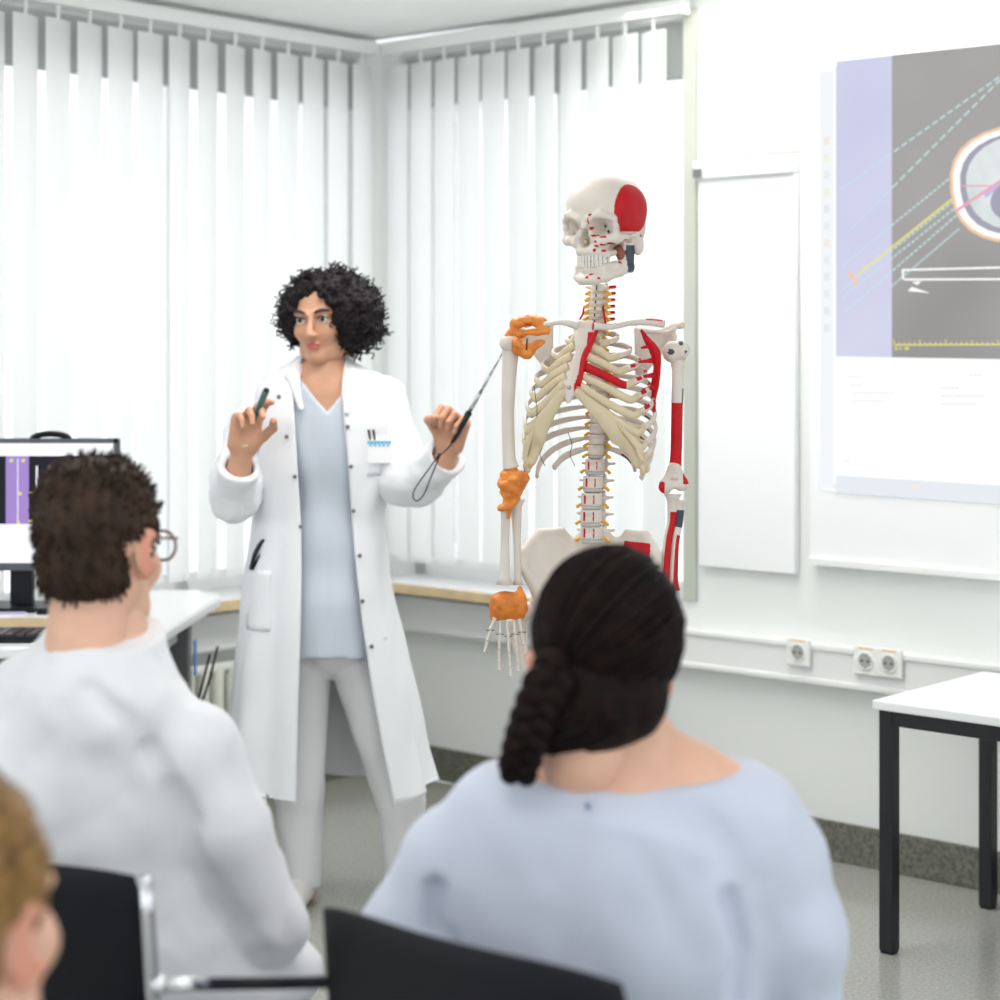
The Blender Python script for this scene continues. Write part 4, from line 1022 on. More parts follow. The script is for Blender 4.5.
# braid: three strands plaited down over the left shoulder of the photo
path = spline([wq(566, 660, -.090), wq(549, 684, -.105), wq(538, 708, -.108), wq(529, 732, -.108), wq(522, 754, -.10), wq(516, 776, -.085)], 10)
bb = MB(); Lp = len(path)
for k in range(3):
    P = []
    for i in range(120):
        q = i/119; j = q*(Lp-1); a, b_ = path[int(j)], path[min(int(j)+1, Lp-1)]; c = a.lerp(b_, j-int(j)); tg = (path[min(int(j)+1, Lp-1)]-path[max(int(j)-1, 0)]).normalized()
        sx = tg.cross(Vector((0, -1, 0))).normalized(); ph = q*2*PI*2.5+k*2*PI/3; w_ = .0165*(1-.28*q)
        P.append(c+sx*math.sin(ph)*w_+Vector((0, -1, 0))*math.sin(2*ph)*.009)
    bb.tube(P, [.0165, .016, .015, .012], 10)
    for m_ in range(16):                                                    # fine hairs on each strand
        a0 = m_*2*PI/16; Q = []
        for i in range(0, 120, 2):
            tg = (P[min(i+1, 119)]-P[max(i-1, 0)]).normalized(); u = tg.orthogonal() if False else (Vector((0, -1, 0))-tg*tg.dot(Vector((0, -1, 0)))).normalized(); w2 = tg.cross(u); r_ = .0160*(1-.25*i/119)
            aa = a0+i*.03; Q.append(P[i]+(u*math.cos(aa)+w2*math.sin(aa))*r_)
        bb.tube(Q, .0016, 4)
br = bb.build('braid', M_hairw, hr, smooth=True)
MB().lathe(tuple(path[-1]), [(.0, -.008), (.012, -.006), (.012, .006), (0, .008)], 12).build('hair_tie', M_black, br, smooth=True)
# tunic
s = SF((-.26, WD-.27, .42), (.53, WD+.50, 1.05), .0055)
wtorso(s, 0)
s.chain([wq(500, 815), wq(560, 798), wq(622, 788, .01), wq(690, 798), wq(750, 815)], [.058, .058, .062, .058, .058], .04)
s.chain([wq(458, 862, .02), wq(418, 940, .03), wq(425, 1030, .06)], [.068, .072, .062], .03)
s.chain([wq(772, 862, .02), wq(785, 930, .02), wq(790, 1010, .04)], [.070, .070, .062], .03)
for sg in (-1, 1): s.chain([(wx+sg*.09, WD+.08, .54), (wx+sg*.11, WD+.28, .535)], [.095, .085], .04)
s.disp(folds(.008, (8, 8, 6), 31)); s.disp(folds(.003, (20, 20, 14), 33))
ridges(s, [[wq(436, 890, -.045), wq(437, 925, -.045), wq(455, 960, -.065), wq(470, 990, -.09)], [wq(728, 900, -.085), wq(738, 950, -.075), wq(735, 1000, -.075)]], -.026, .013)
ridges(s, [[wq(470, 830, -.09), wq(495, 900, -.12), wq(500, 970, -.13)], [wq(575, 840, -.12), wq(560, 900, -.13), wq(540, 1000, -.14)], [wq(640, 850, -.13), wq(700, 960, -.13)], [wq(720, 830, -.1), wq(760, 900, -.1), wq(770, 990, -.08)], [wq(700, 880, -.12), wq(660, 1000, -.14)]], -.013, .018)
nk = wq(622, 762, -.005)
zt_ = wq(0, 776).z; x_ = nk.x; s.cut(lambda X, Y, Z: -(Z-zt_-.5*np.clip(np.abs(X-x_)-.03, 0, 1)**2+(WD-.07-Y)*.10), .004)
V, f = s.mesh(); tn = mk('tunic', V, f, M_tunic, wom)
p = wq(588, 806, -.105); MB().lathe(tuple(p), [(.0, -.004), (.004, -.002), (.004, .003), (0, .004)], 10, axis='y').build('snap_button', mat('snap_blue', (.22, .32, .5), .4, noise=.05), tn, smooth=True)
s = SF((wx-.25, WD+.1, .03), (wx+.25, WD+.65, .63), .008)
for sg in (-1, 1): s.chain([(wx+sg*.11, WD+.22, .53), (wx+sg*.11, WD+.46, .52), (wx+sg*.11, WD+.46, .08)], [.085, .075, .056], .02)
s.disp(folds(.006, (10, 10, 8), 4)); V, f = s.mesh(); mk('trousers', V, f, M_tunic, wom)
for sg in (-1, 1):
    s = SF((wx+sg*.11-.09, WD+.34, -.01), (wx+sg*.11+.09, WD+.72, .13), .005); s.cap((wx+sg*.11, WD+.45, .042), (wx+sg*.11, WD+.61, .034), .044, .036, .02); s.cut(lambda X, Y, Z: Z-.001, .003)
    V, f = s.mesh(); mk('shoe', V, f, M_shoe, wom)

# ---------------------------------------------------------------- blond person in the corner
TD = 1.62
tp = thing('person', 'blond person with hair combed back at the lower left corner, ear visible', 'person', (-.5, TD, 0))
TMX = place(at(-54, 922, TD), yaw=PI-.34, pitch=-.02, s=1.08)
hv, hf, hmi = head_mesh(.003); parts = [(xf(hv, TMX), hf, hmi)]
tx = at(-42, 0, TD).x
s = SF((tx-.34, TD-.25, 0), (tx+.36, TD+.75, .96), .010)
s.cap((tx, TD, .83), (tx, TD, .74), .06, .08, .03); s.chain([(tx-.15, TD, .70), (tx+.15, TD, .70)], .05, .04); s.ell((tx, TD, .62), (.15, .10, .14), .05)
for sg in (-1, 1):
    s.chain([(tx+sg*.09, TD+.06, .53), (tx+sg*.11, TD+.42, .52), (tx+sg*.11, TD+.42, .10)], [.08, .06, .04], .03); s.cap((tx+sg*.11, TD+.40, .04), (tx+sg*.11, TD+.56, .03), .032, .026, .02)
    s.chain([(tx+sg*.17, TD, .70), (tx+sg*.22, TD+.02, .58), (tx+sg*.12, TD+.26, .60)], [.045, .038, .03], .02); s.ell((tx+sg*.11, TD+.30, .60), (.03, .05, .018), .02)
v, f = s.mesh(); parts.append((v, f, 0)); V, Fc, mi = fuse(parts); mk('body', V, Fc, [M_skin2, M_lip, M_ear], tp, mi=mi)
def cut_t(X, Y, Z):
    low = Z-np.where(Y > .03, -.10, np.where(Y > -.02, .022, -.01)); face = Y+.052-np.clip(Z-.05, 0, 1)*.8
    return np.minimum(low, face)
V, f = shell_hair(cut_t, .009, .003, .002, (50, 50, 50))
hb = MB(); hb.add([tuple(q) for q in xf(V, TMX)], [tuple(q) for q in f])
tgt = Vector((0, .9, -.35)).normalized()
for i in range(520):
    a = random.uniform(-2.6, 2.6); el = random.uniform(0, 1.4); d0 = Vector((math.sin(a)*math.cos(el), -math.cos(a)*math.cos(el), math.sin(el)))
    if d0.y < -.66 and el < .55: continue
    if d0.angle(tgt) > 2.7: continue
    gr = random.uniform(.008, .013); P = [TMX @ surf((d0.slerp(tgt, k/8)+Vector((0, 0, .25))*math.sin(k/8*PI)*.4).normalized(), gr) for k in range(9)]
    hb.tube(P, [.0016, .003, .003, .0024], 4)
hb.build('hair', M_hairb, tp, smooth=True)
s = SF((tx-.34, TD-.26, .42), (tx+.36, TD+.4, .82), .009)
s.chain([(tx-.16, TD, .70), (tx+.16, TD, .70)], .065, .04); s.ell((tx, TD, .60), (.20, .13, .16), .05); s.ell((tx, TD+.03, .53), (.20, .15, .08), .04)
for sg in (-1, 1): s.chain([(tx+sg*.17, TD, .70), (tx+sg*.22, TD+.02, .58), (tx+sg*.14, TD+.22, .60)], [.062, .055, .042], .02); s.chain([(tx+sg*.09, TD+.06, .535), (tx+sg*.11, TD+.30, .53)], [.09, .08], .03)
s.disp(folds(.005, (10, 10, 10), 41)); s.cap((tx, TD, .74), (tx, TD, .9), .066, .066, .01, sub=True); V, f = s.mesh(); mk('lab_coat', V, f, M_coat, tp)
s = SF((tx-.25, TD+.1, .03), (tx+.25, TD+.6, .62), .009)
for sg in (-1, 1): s.chain([(tx+sg*.11, TD+.22, .53), (tx+sg*.11, TD+.42, .52), (tx+sg*.11, TD+.42, .08)], [.08, .074, .056], .02)
V, f = s.mesh(); mk('trousers', V, f, M_trous, tp)

# ---------------------------------------------------------------- anatomical skeleton on its stand
SD = 3.80
def sq(px, py, dy=0): return at(px, py, SD+dy)
SX = .188
sk = thing('anatomical_skeleton', 'life-size teaching skeleton with red painted muscles and orange ligaments', 'skeleton model', (SX, SD+.06, 0))
# ----- skull (local: face -y, eye sockets at z=0)
KMX = place(sq(605.5, 227.5), yaw=-.58, pitch=.03, roll=.0, s=1.0)
s = SF((-.10, -.12, -.09), (.10, .13, .12), .0022)
s.ell((0, .018, .036), (.069, .087, .071), .01); s.ell((0, -.030, .042), (.058, .056, .054), .03); s.ell((0, .035, -.010), (.058, .060, .036), .02)
s.ell((0, -.050, -.025), (.036, .034, .032), .015); s.ell((0, -.062, -.048), (.028, .024, .014), .010)
for x in (-1, 1):
    s.chain([(x*.054, -.062, .014), (x*.036, -.080, .022), (x*.010, -.083, .014)], [.006, .007, .006], .008)
    s.chain([(x*.036, -.068, -.026), (x*.055, -.052, -.024), (x*.064, -.025, -.020), (x*.067, .002, -.016)], [.011, .0095, .0055, .005], .007)
    s.chain([(x*.054, -.055, -.022), (x*.055, -.060, .0), (x*.054, -.060, .014)], [.006, .0045, .006], .005)
    s.chain([(x*.014, -.080, .006), (x*.018, -.078, -.018), (x*.026, -.074, -.034)], [.0055, .005, .006], .006)
    s.ell((x*.054, .032, -.036), (.011, .014, .020), .012)
    s.ell((x*.071, -.022, -.002), (.009, .022, .024), .008, sub=True)
    s.ell((x*.030, -.080, -.001), (.0168, .026, .0155), .005, sub=True); s.ell((x*.025, -.058, -.002), (.010, .018, .009), .006, sub=True)
    s.ell((x*.063, .014, -.020), (.012, .004, .004), .002, sub=True)
    s.chain([(x*.047, -.046, -.014), (x*.048, -.046, .016)], .0075, .004, w=(0, 1, 0), fl=.7); s.cap((x*.040, -.036, -.012), (x*.040, -.036, .012), .010, .010, .004)
s.cap((0, -.080, .008), (0, -.091, -.010), .0055, .0045, .006)
s.ell((0, -.088, -.028), (.0135, .034, .013), .002, sub=True); s.ell((0, -.084, -.016), (.0075, .026, .012), .002, sub=True)
for x in (-1, 1): s.chain([(x*.016, -.066, -.052), (x*.028, -.046, -.054), (x*.034, -.026, -.050)], [.007, .0075, .006], .005)
V, f = s.mesh(); V = smooth_v(V, f, 1); C = centers(V, f); mi = np.zeros(len(f), int)
# colour patches live on the left half (local +x) like the real teaching model
m_ = (C[:, 0] > .034) & (((C[:, 1]-.000)/.058)**2+((C[:, 2]-.034)/.048)**2 < 1+.18*np.sin(6*np.arctan2(C[:, 2]-.036, C[:, 1]-.012))*0) & (C[:, 2] > -.010+.10*np.clip(-.02-C[:, 1], 0, 1)); mi[m_] = 1
m_ = (C[:, 0] > .02) & (C[:, 1] > .052) & (C[:, 2] < -.024) & (C[:, 2] > -.044); mi[m_] = 2
def dot(c, r): 
    mi[((C-np.array(c))**2 @ (1/np.array(r)**2)) < 1] = 1
for c, r in (((.016, -.082, .022), (.004, .02, .003)), ((.012, -.084, .010), (.002, .02, .006)), ((.013, -.083, -.004), (.002, .02, .004)), ((.022, -.080, -.018), (.007, .02, .002)),
             ((.038, -.072, -.021), (.007, .02, .002)), ((.024, -.078, -.030), (.004, .02, .002)), ((.024, -.078, -.038), (.005, .02, .002)), ((.036, -.072, -.036), (.005, .02, .002)), ((.020, -.082, -.046), (.003, .02, .003)), ((.031, -.072, -.047), (.003, .02, .004)),
             ((.048, -.060, -.034), (.006, .02, .003)), ((.064, -.035, -.028), (.01, .008, .003)), ((.066, -.012, -.024), (.01, .007, .003)), ((.066, -.018, -.012), (.01, .004, .002)), ((.066, .004, -.008), (.01, .006, .002)), ((.062, .030, -.018), (.01, .003, .003))): dot(c, r)
skull = mk('skull', xf(V, KMX), f, [M_bone, M_red, M_navy], sk, mi=mi)
b = MB(); b.lathe((0, 0, 0), [(.0, -.001), (.0028, 0), (0, .001)], 10, axis='y')
for x, z in ((.030, .0), (.036, -.010)): MB().add([KMX @ (Vector(q)+Vector((x, -.052, z))) for q in b.V], b.F).build('optic_opening', M_dark, skull, smooth=True)
mb3 = MB(); mb3.tube([KMX @ Vector(q) for q in ((-.007, -.066, -.024), (-.0075, -.066, -.034))], .0045, 8); mb3.tube([KMX @ Vector(q) for q in ((.007, -.066, -.024), (.0075, -.066, -.034))], .0045, 8); mb3.build('nasal_concha', M_cart, skull, smooth=True)
for x in (-1, 1): MB().tube([KMX @ Vector((x*.036, -.020, -.040)), KMX @ Vector((x*.041, -.006, -.058)), KMX @ Vector((x*.043, .002, -.070))], [.009, .011, .008], 10).build('pterygoid_muscle_mark', mat('deep_muscle_brown', (.33, .10, .07), .6, noise=.2), skull, smooth=True)
# mandible
s = SF((-.07, -.10, -.125), (.07, .04, -.015), .002)
s.chain([(-.047, .008, -.078), (-.042, -.022, -.086), (-.030, -.052, -.096), (-.014, -.070, -.101), (.014, -.070, -.101), (.030, -.052, -.096), (.042, -.022, -.086), (.047, .008, -.078)], .0105, .006)
s.chain([(-.042, -.008, -.072), (-.036, -.030, -.076), (-.026, -.056, -.080), (0, -.073, -.082), (.026, -.056, -.080), (.036, -.030, -.076), (.042, -.008, -.072)], .0085, .006); s.ell((0, -.079, -.103), (.014, .008, .008), .008)
for x in (-1, 1):
    s.box((x*.048, .004, -.060), (.0055, .017, .028), .004, .006, rot=Matrix.Rotation(-.18, 3, 'X'))
    s.cap((x*.048, .014, -.040), (x*.050, .016, -.026), .006, .0065, .004); s.cap((x*.048, -.010, -.042), (x*.047, -.013, -.026), .005, .003, .004)
V, f = s.mesh(); C = centers(V, f); mi = np.zeros(len(f), int)
mi[(C[:, 0] > .044) & (C[:, 1] > -.012) & (C[:, 2] > -.088) & (C[:, 2] < -.036)] = 2
for c, r in (((.012, -.080, -.092), (.005, .01, .002)), ((.006, -.086, -.098), (.004, .01, .003)), ((.022, -.068, -.100), (.007, .01, .002)), ((.034, -.05, -.096), (.006, .01, .002)), ((.041, -.024, -.070), (.01, .005, .003)), ((.040, -.014, -.052), (.01, .003, .008))): mi[((C-np.array(c))**2 @ (1/np.array(r)**2)) < 1] = 1
jaw = mk('mandible', xf(V, KMX), f, [M_bone, M_red, M_navy], sk, mi=mi)
for row_, par, z0, dz in ((1, skull, -.0602, -.0095), (-1, jaw, -.0738, .0095)):
    for i in range(14):
        a = (-1+2*(i+.5)/14); x = .030*math.sin(a*1.35)/math.sin(1.35); y = -.080+.046*a*a*abs(a)**.3; w_ = .0027 if abs(a) < .5 else .0036
        s_ = MB().box((-w_, -.0035, -.006), (w_, .0035, .006), lambda p, q, r: KMX @ (Matrix.Translation(Vector((x, y, z0+(-.001 if row_ > 0 else .001)))) @ Matrix.Rotation(a*.9, 4, 'Z') @ Vector((p, q, r))))
        bevel(s_.build('tooth', M_tooth, par), .0016, 2)
# ----- spine
BY = -.30
BMX = Matrix.Translation(Vector((SX, SD+.065, 0))) @ Matrix.Rotation(BY, 4, 'Z')
def bl(x, y, z): return BMX @ Vector((x, y, z))
def zpx(py): return CAMZ-(py-350)*SD/FPX
def vertebra(k):
    r, hh, tp_, sp = dict(c=(.0105, .0062, .024, .022), t=(.0140, .0088, .028, .035), l=(.0215, .0125, .036, .034))[k]
    s = SF((-.05, -.035, -.03), (.05, .075, .03), .0022)
    s.cap((0, 0, -hh+.003), (0, 0, hh-.003), r, r, .002); s.cut(lambda X, Y, Z: hh-np.abs(Z)+0*X, .001) if False else None
    s.D = np.maximum(s.D, (np.abs(s.ax[2])-hh)[None, None, :].astype(np.float32))
    s.ell((0, -r*1.25, 0), (r*2, r*.35, hh*.55), .003, sub=True)
    for x in (-1, 1):
        s.cap((x*r*.6, r*.7, 0), (x*r*.8, r+.010, 0), .0045, .004, .003); s.cap((x*r*.8, r+.008, 0), (x*tp_, r+.010, .002), .0042, .0032, .003)
        s.cap((x*r*.8, r+.010, -hh), (x*r*.8, r+.010, hh), .004, .004, .003); s.cap((x*r*.7, r+.011, 0), (0, r+.020, -.002), .0038, .0038, .003)
    s.cap((0, r+.018, -.002), (0, r+sp, -.012 if k != 'l' else -.004), .004, .0032, .003, w=(1, 0, 0), fl=1.3)
    return s.mesh()+(r, hh)
VT = {k: vertebra(k) for k in 'ctl'}
VM = {}
def spine_piece(k, x, y, z, scale=1, tilt=0, pieces=True, px=0):
    V, f, r, hh = VT[k]; nm = dict(c='cervical_vertebra', t='thoracic_vertebra', l='lumbar_vertebra')[k]
    Mx = Matrix.Translation(bl(x, y, z)) @ Matrix.Rotation(BY, 4, 'Z') @ Matrix.Rotation(tilt, 4, 'X') @ Matrix.Scale(scale, 4)
    C = centers(V, f); mi = np.zeros(len(f), int)
    if k == 'l': 
        for q in (-.009, .009): mi[(abs(C[:, 0]-q) < .0016) & (C[:, 1] < -.01) & (abs(C[:, 2]) < .009)] = 1
    if k == 'c': mi[(abs(C[:, 0]-.001) < .0015) & (C[:, 1] < -.004) & (abs(C[:, 2]) < .004)] = 2; mi[(C[:, 0] > .014) & (C[:, 2] > 0)] = 1
    o = mk(nm, xf(V, Mx), f, [M_bone, M_red, M_ink], sk, mi=mi)
    b = MB(); hd = hh*.36
    b.lathe((0, 0, -hh-hd*.9), [(r*.85, -hd), (r*1.0, -hd*.5), (r*1.0, hd*.5), (r*.85, hd)], 22); MB().add([Mx @ Vector(q) for q in b.V], b.F).build('intervertebral_disc', M_disc if k != 'c' else M_boned, o, smooth=True)
    for sg in (-1, 1):
        P = [Mx @ Vector(q) for q in ((sg*r*.5, r*.55, -hh*.9), (sg*(r+.004), r*.45, -hh), (sg*(r+.011), r*.2, -hh-.005))]
        MB().tube(spline(P, 3), [.003, .0032, .0038], 7).build('spinal_nerve', M_nerve, o, smooth=True)
    return o
zc0, zc1 = zpx(287), zpx(326)
for i in range(7): q = i/6; spine_piece('c', .010*(1-q), -.012+.020*q+.004*math.sin(q*PI)*-1, zc0+(zc1-zc0)*q, .1+1.1+.1*q)
zt0, zt1 = zpx(334), zpx(452)
for i in range(12): q = i/11; spine_piece('t', 0, .012+.020*math.sin(q*PI), zt0+(zt1-zt0)*q, .92+.22*q)
zl0, zl1 = zpx(467), zpx(535)
for i in range(5): q = i/4; spine_piece('l', -.004*q, .004-.018*math.sin(q*PI*.8), zl0+(zl1-zl0)*q, .92+.12*q)
for sg in (-1, 1):
    MB().tube([bl(sg*.019-.0*sg, -.006, zpx(305)), bl(sg*.022, -.008, zpx(314)), bl(sg*.026+(-.008 if sg < 0 else 0), -.01, zpx(325))], .0020, 6).build('vertebral_artery', M_red, sk, smooth=True)
# ----- sternum
s = SF((-.05, -.17, 1.30), (.05, -.03, 1.52), .0022)
zs = [zpx(q) for q in (330, 346, 352, 386, 392, 400)]
s.chain([(0, -.072, zs[0]), (0, -.088, zs[1])], [.024, .017], .004, w=(0, 1, 0), fl=3.2); s.chain([(0, -.090, zs[2]), (-.018, -.118, zs[3])], [.0155, .020], .003, w=(0, 1, 0), fl=3.2)
s.chain([(-.019, -.119, zs[4]), (-.021, -.120, zs[5])], [.010, .006], .004, w=(0, 1, 0), fl=2.2)
for z, y, x in ((zs[0]+.014, -.068, 0),): s.ell((x, y, z+.012), (.012, .02, .008), .004, sub=True)
V, f = s.mesh(); mi = np.zeros(len(f), int); C = centers(V, f)
mi[(C[:, 0] > .0085-.018*np.clip((zs[2]-C[:, 2])/(zs[2]-zs[3]), 0, 1)) & (C[:, 1] < -.07) & (C[:, 2] < zs[0]-.004) & (C[:, 2] > zs[4])] = 1
st = mk('sternum', xf(V, BMX), f, [M_bone, M_red, M_ink], sk, mi=mi)
c = Vector((-.018, -.127, zs[3]-.002)); b = MB().lathe(tuple(c), [(0, -.001), (.004, 0), (0, .001)], 12, axis='y'); MB().add([BMX @ Vector(q) for q in b.V], b.F).build('screw', M_chrome, st, smooth=True)
# ----- ribs
W_ = [.050, .078, .097, .110, .119, .126, .130, .132, .130, .124, .108, .085]
yf = [-.066, -.086, -.100, -.111, -.120, -.126, -.130, -.131, -.128, -.120, -.10, -.06]
drop = [.022, .030, .036, .043, .052, .064, .080, .094, .102, .106, .12, .10]
ze = [zpx(q) for q in (336, 346, 356, 366, 375, 383, 389)]
ends = {}
for i in range(12):
    zi = zt0+(zt1-zt0)*i/11+.002; yb = .035+.018*math.sin(i/11*PI); d_ = (yb-yf[i])/2; yc = (yb+yf[i])/2
    pe = [2.30, 2.25, 2.20, 2.16, 2.12, 2.10, 2.05, 2.00, 1.95, 1.88, 1.80, 1.35][i]
    for sg in (-1, 1):
        P = []; n = 30
        for k in range(n+1):
            ph = .20+(pe-.20)*k/n; P.append(Vector((sg*W_[i]*math.sin(ph)**.85, yc+d_*math.cos(ph), zi-drop[i]*(1-math.cos(ph))/2)))
        P[0] = Vector((sg*.016, .028+.018*math.sin(i/11*PI), zi))
        ends[(i, sg)] = (P[-1], (P[-1]-P[-2]).normalized())
        pat = [random.random() for _ in range(3)]
        def col(q, k, i=i, sg=sg):
            if sg < 0: return 0
            up = 1 if i % 2 else 7
            if i < 9 and .80 < q < .92 and k in (0, 1, 7, 2, 6) and i in (2, 3, 4, 5): return 1
            if i < 7 and .50 < q < .66 and k in (0, 1, 2, 7): return 1
            if i < 9 and .58 < q < .98 and k == 4: return 1
            if i > 5 and .3 < q < .75 and k == 2: return 2
            if i > 6 and k == 4 and .2 < q < .9: return 1
            return 0
        b = MB(); b.tube([BMX @ p for p in P], [.0040, .0062, .0066, .0066, .0068, .0072][:6], 8, flat=.55, up=(0, 0, 1), mi=col); b.build('rib', [M_bone, M_red, M_navy], sk, smooth=True)
for sg in (-1, 1):
    prev = None
    for i in range(10):
        p, tg = ends[(i, sg)]
        if i < 7:
            a = Vector((sg*.015-.003*i, yf[i]+.002 if i < 6 else -.119, ze[i])); low = Vector((sg*(.045+.004*i), yf[i]-.004, min(ze[i], p.z)-.004 if i > 2 else (p.z+ze[i])/2))
            P = spline([p-tg*.004, p+tg*.02, (p*.45+a*.55)+Vector((0, -.008, -.010 if i > 4 else -.003)), a], 7)
        else:
            t0 = [0, 0, 0, 0, 0, 0, 0, .50, .42, .36][i]; a = prev[int(len(prev)*t0)]+Vector((0, 0, -.002))
            P = spline([p-tg*.004, p+tg*.016+Vector((0, 0, -.002)), (p+a)/2+Vector((0, -.006, -.010)), a], 7)
        prev = P
        def col(q, k, i=i, sg=sg):
            return 1 if sg > 0 and ((i in (3,) and q > .25) or (i in (4, 5) and .45 < q < .85 and k in (1, 2, 3)) or (i == 6 and .6 < q < .9 and k in (1, 2))) else 0
        b = MB(); b.tube([BMX @ q for q in P], [.0074, .0080, .0078, .0072] if i > 3 else [.0072, .0078, .0088], 8, flat=.6, up=(0, 0, 1), mi=col)
        b.build('costal_cartilage', [M_cart, M_red], sk, smooth=True)
    # cartilage webs between the lower ribs, seen as one broad tan plate
    s = SF((-.16, -.18, 1.12), (.16, 0, 1.42), .0028)
    for i in (6, 7, 8, 9):
        p = ends[(i, sg)][0]; s.chain([p, (p+Vector((sg*.03-.018, -.124, zs[4]-.01)))/2+Vector((0, -.006, -.016)), Vector((sg*.018-.018, -.120, zs[4]))], [.007, .0075, .006] if sg < 0 else [.005, .005, .005], .008, w=(0, 1, 0), fl=2)
    e = [ends[(i, sg)][0] for i in (6, 7, 8, 9)]
    s.chain([e[3]+Vector((0, -.004, -.006)), e[2]+Vector((-sg*.012, -.008, -.012)), e[1]+Vector((-sg*.034, -.012, -.0))], [.009, .010, .009], .01, w=(0, 1, 0), fl=2)
    V, f = s.mesh(); mk('costal_margin_cartilage', xf(V, BMX), f, M_cart, sk)
P = spline([bl(.030, -.090, zs[0]+.002), bl(.017, -.104, zs[1]), bl(.009, -.116, zs[2]-.012), bl(.002, -.128, zs[3])], 6)
MB().tube(P, [.004, .0065, .007, .005], 8, flat=.6).build('pectoral_muscle_mark', M_red, sk, smooth=True)
MB().tube(spline([bl(.026, -.092, zs[0]), bl(.034, -.090, zs[0]+.004), bl(.044, -.086, zs[0]+.006)], 5), [.004, .0065, .004], 8).build('pectoral_muscle_mark', M_red, sk, smooth=True)
# ties of wire
for px in (538, 568): MB().tube(spline([sq(px, 432, -.0), sq(px+4, 445, .0), sq(px+2, 455, .01), sq(px+7, 466, .02)], 5), .0007, 4).build('binding_wire', M_ink, sk, smooth=True)
MB().tube([sq(534, 386, -.04), sq(537, 408, -.04), sq(537, 418, -.04)], .0007, 4).build('binding_wire', M_ink, sk, smooth=True)
# ----- clavicles, scapulae
def bone(P, R, name, parent=None, paint=None, knob=(0, 0), m=None, n=12, flat=1):
    P = [Vector(p) for p in P]; Q = spline(P, 6); nn = len(Q); rr = lerp_list(R, nn)
    if knob[0]:
        for k in range(nn):
            q = k/(nn-1); rr[k] += knob[0]*math.exp(-(q/.045)**2)+knob[1]*math.exp(-((1-q)/.045)**2)
    b = MB(); b.tube(Q, rr, n, flat=flat, mi=paint or 0); return b.build(name, m or [M_bone, M_red, M_navy, M_orange], parent or sk, smooth=True)
bone([sq(578, 326, -.02), sq(562, 322, -.02), sq(545, 324, .0), sq(530, 320, .03), sq(520, 318, .04)], [.008, .006, .0055, .0065, .008], 'clavicle')
bone([sq(593, 326, -.04), sq(610, 327, -.03), sq(630, 323, .0), sq(648, 322, .02), sq(664, 324, .03)], [.008, .006, .006, .007, .008], 'clavicle', paint=lambda q, k: 1 if (.70 < q < .93 and k in (0, 1, 11, 10)) or (q < .3 and k in (0, 11)) else 0)
def scapula(px0, sg, paint):
    s = SF((-.075, -.03, -.115), (.075, .06, .05), .0024)
    for a, b_ in (((-.05, .01, .02), (-.045, .02, -.10)), ((-.045, .02, -.10), (.035, 0, .0)), ((-.05, .01, .02), (.035, 0, .01))): s.cap(a, b_, .0045, .005, .004)
    A = np.array([(-.05, .02), (-.045, -.10), (.035, .005)])
    def tri(X, Y, Z):
        d = []
        for i in range(3):
            a, b_ = A[i], A[(i+1) % 3]; n = np.array((b_[1]-a[1], -(b_[0]-a[0]))); n = n/np.linalg.norm(n); sgn = np.sign(((A[(i+2) % 3]-a)@n)); d.append(-sgn*((X-a[0])*n[0]+(Z-a[1])*n[1])+0*Y)
        return np.maximum(np.maximum(np.maximum(d[0], d[1]), d[2]), np.abs(Y-.012)-.002)
    s._op((-.06, 0, -.11), (.05, .03, .04), tri, .004, False)
    s.chain([(-.045, .022, .0), (.0, .030, .010), (.045, .028, .028), (.058, .008, .030)], [.004, .006, .008, .009], .006)
    s.chain([(.025, 0, .012), (.035, -.018, .020)], [.006, .006], .006); s.ell((.038, .0, -.002), (.008, .012, .018), .006)
    V, f = s.mesh(); V = V*np.array([sg, 1, 1]); f = f[:, ::-1] if sg < 0 else f; return V, f
V, f = scapula(0, 1, None); C = centers(V, f); mi = np.zeros(len(f), int); V = V*.86
sR = mk('scapula', xf(V, Matrix.Translation(sq(658, 338, .075)) @ Matrix.Rotation(.15, 4, 'Z')), f, [M_bone, M_red], sk, mi=mi)
V, f = scapula(0, -1, None); mk('scapula', xf(V*.8, Matrix.Translation(sq(532, 335, .09)) @ Matrix.Rotation(-.5, 4, 'Z')), f, [M_bone], sk)
# red muscle mark running down the left rib side
P = spline([sq(641, 330, .0), sq(647, 340, -.01), sq(655, 352, -.005), sq(657, 368, .0), sq(655, 385, .01), sq(654, 400, .01), sq(655, 415, .01)], 6)
MB().tube(P, [.003, .008, .012, .008, .009, .004, .002], 8, flat=.5).build('serratus_muscle_mark', M_red, sk, smooth=True)
for y0, x1, y1 in ((345, 641, 348), (360, 638, 362), (375, 640, 377), (387, 642, 390), (402, 648, 405)): MB().tube([sq(655, y0, -.005), sq(x1, y1, -.015)], [.006, .002], 8, flat=.5).build('serratus_muscle_mark', M_red, sk, smooth=True)
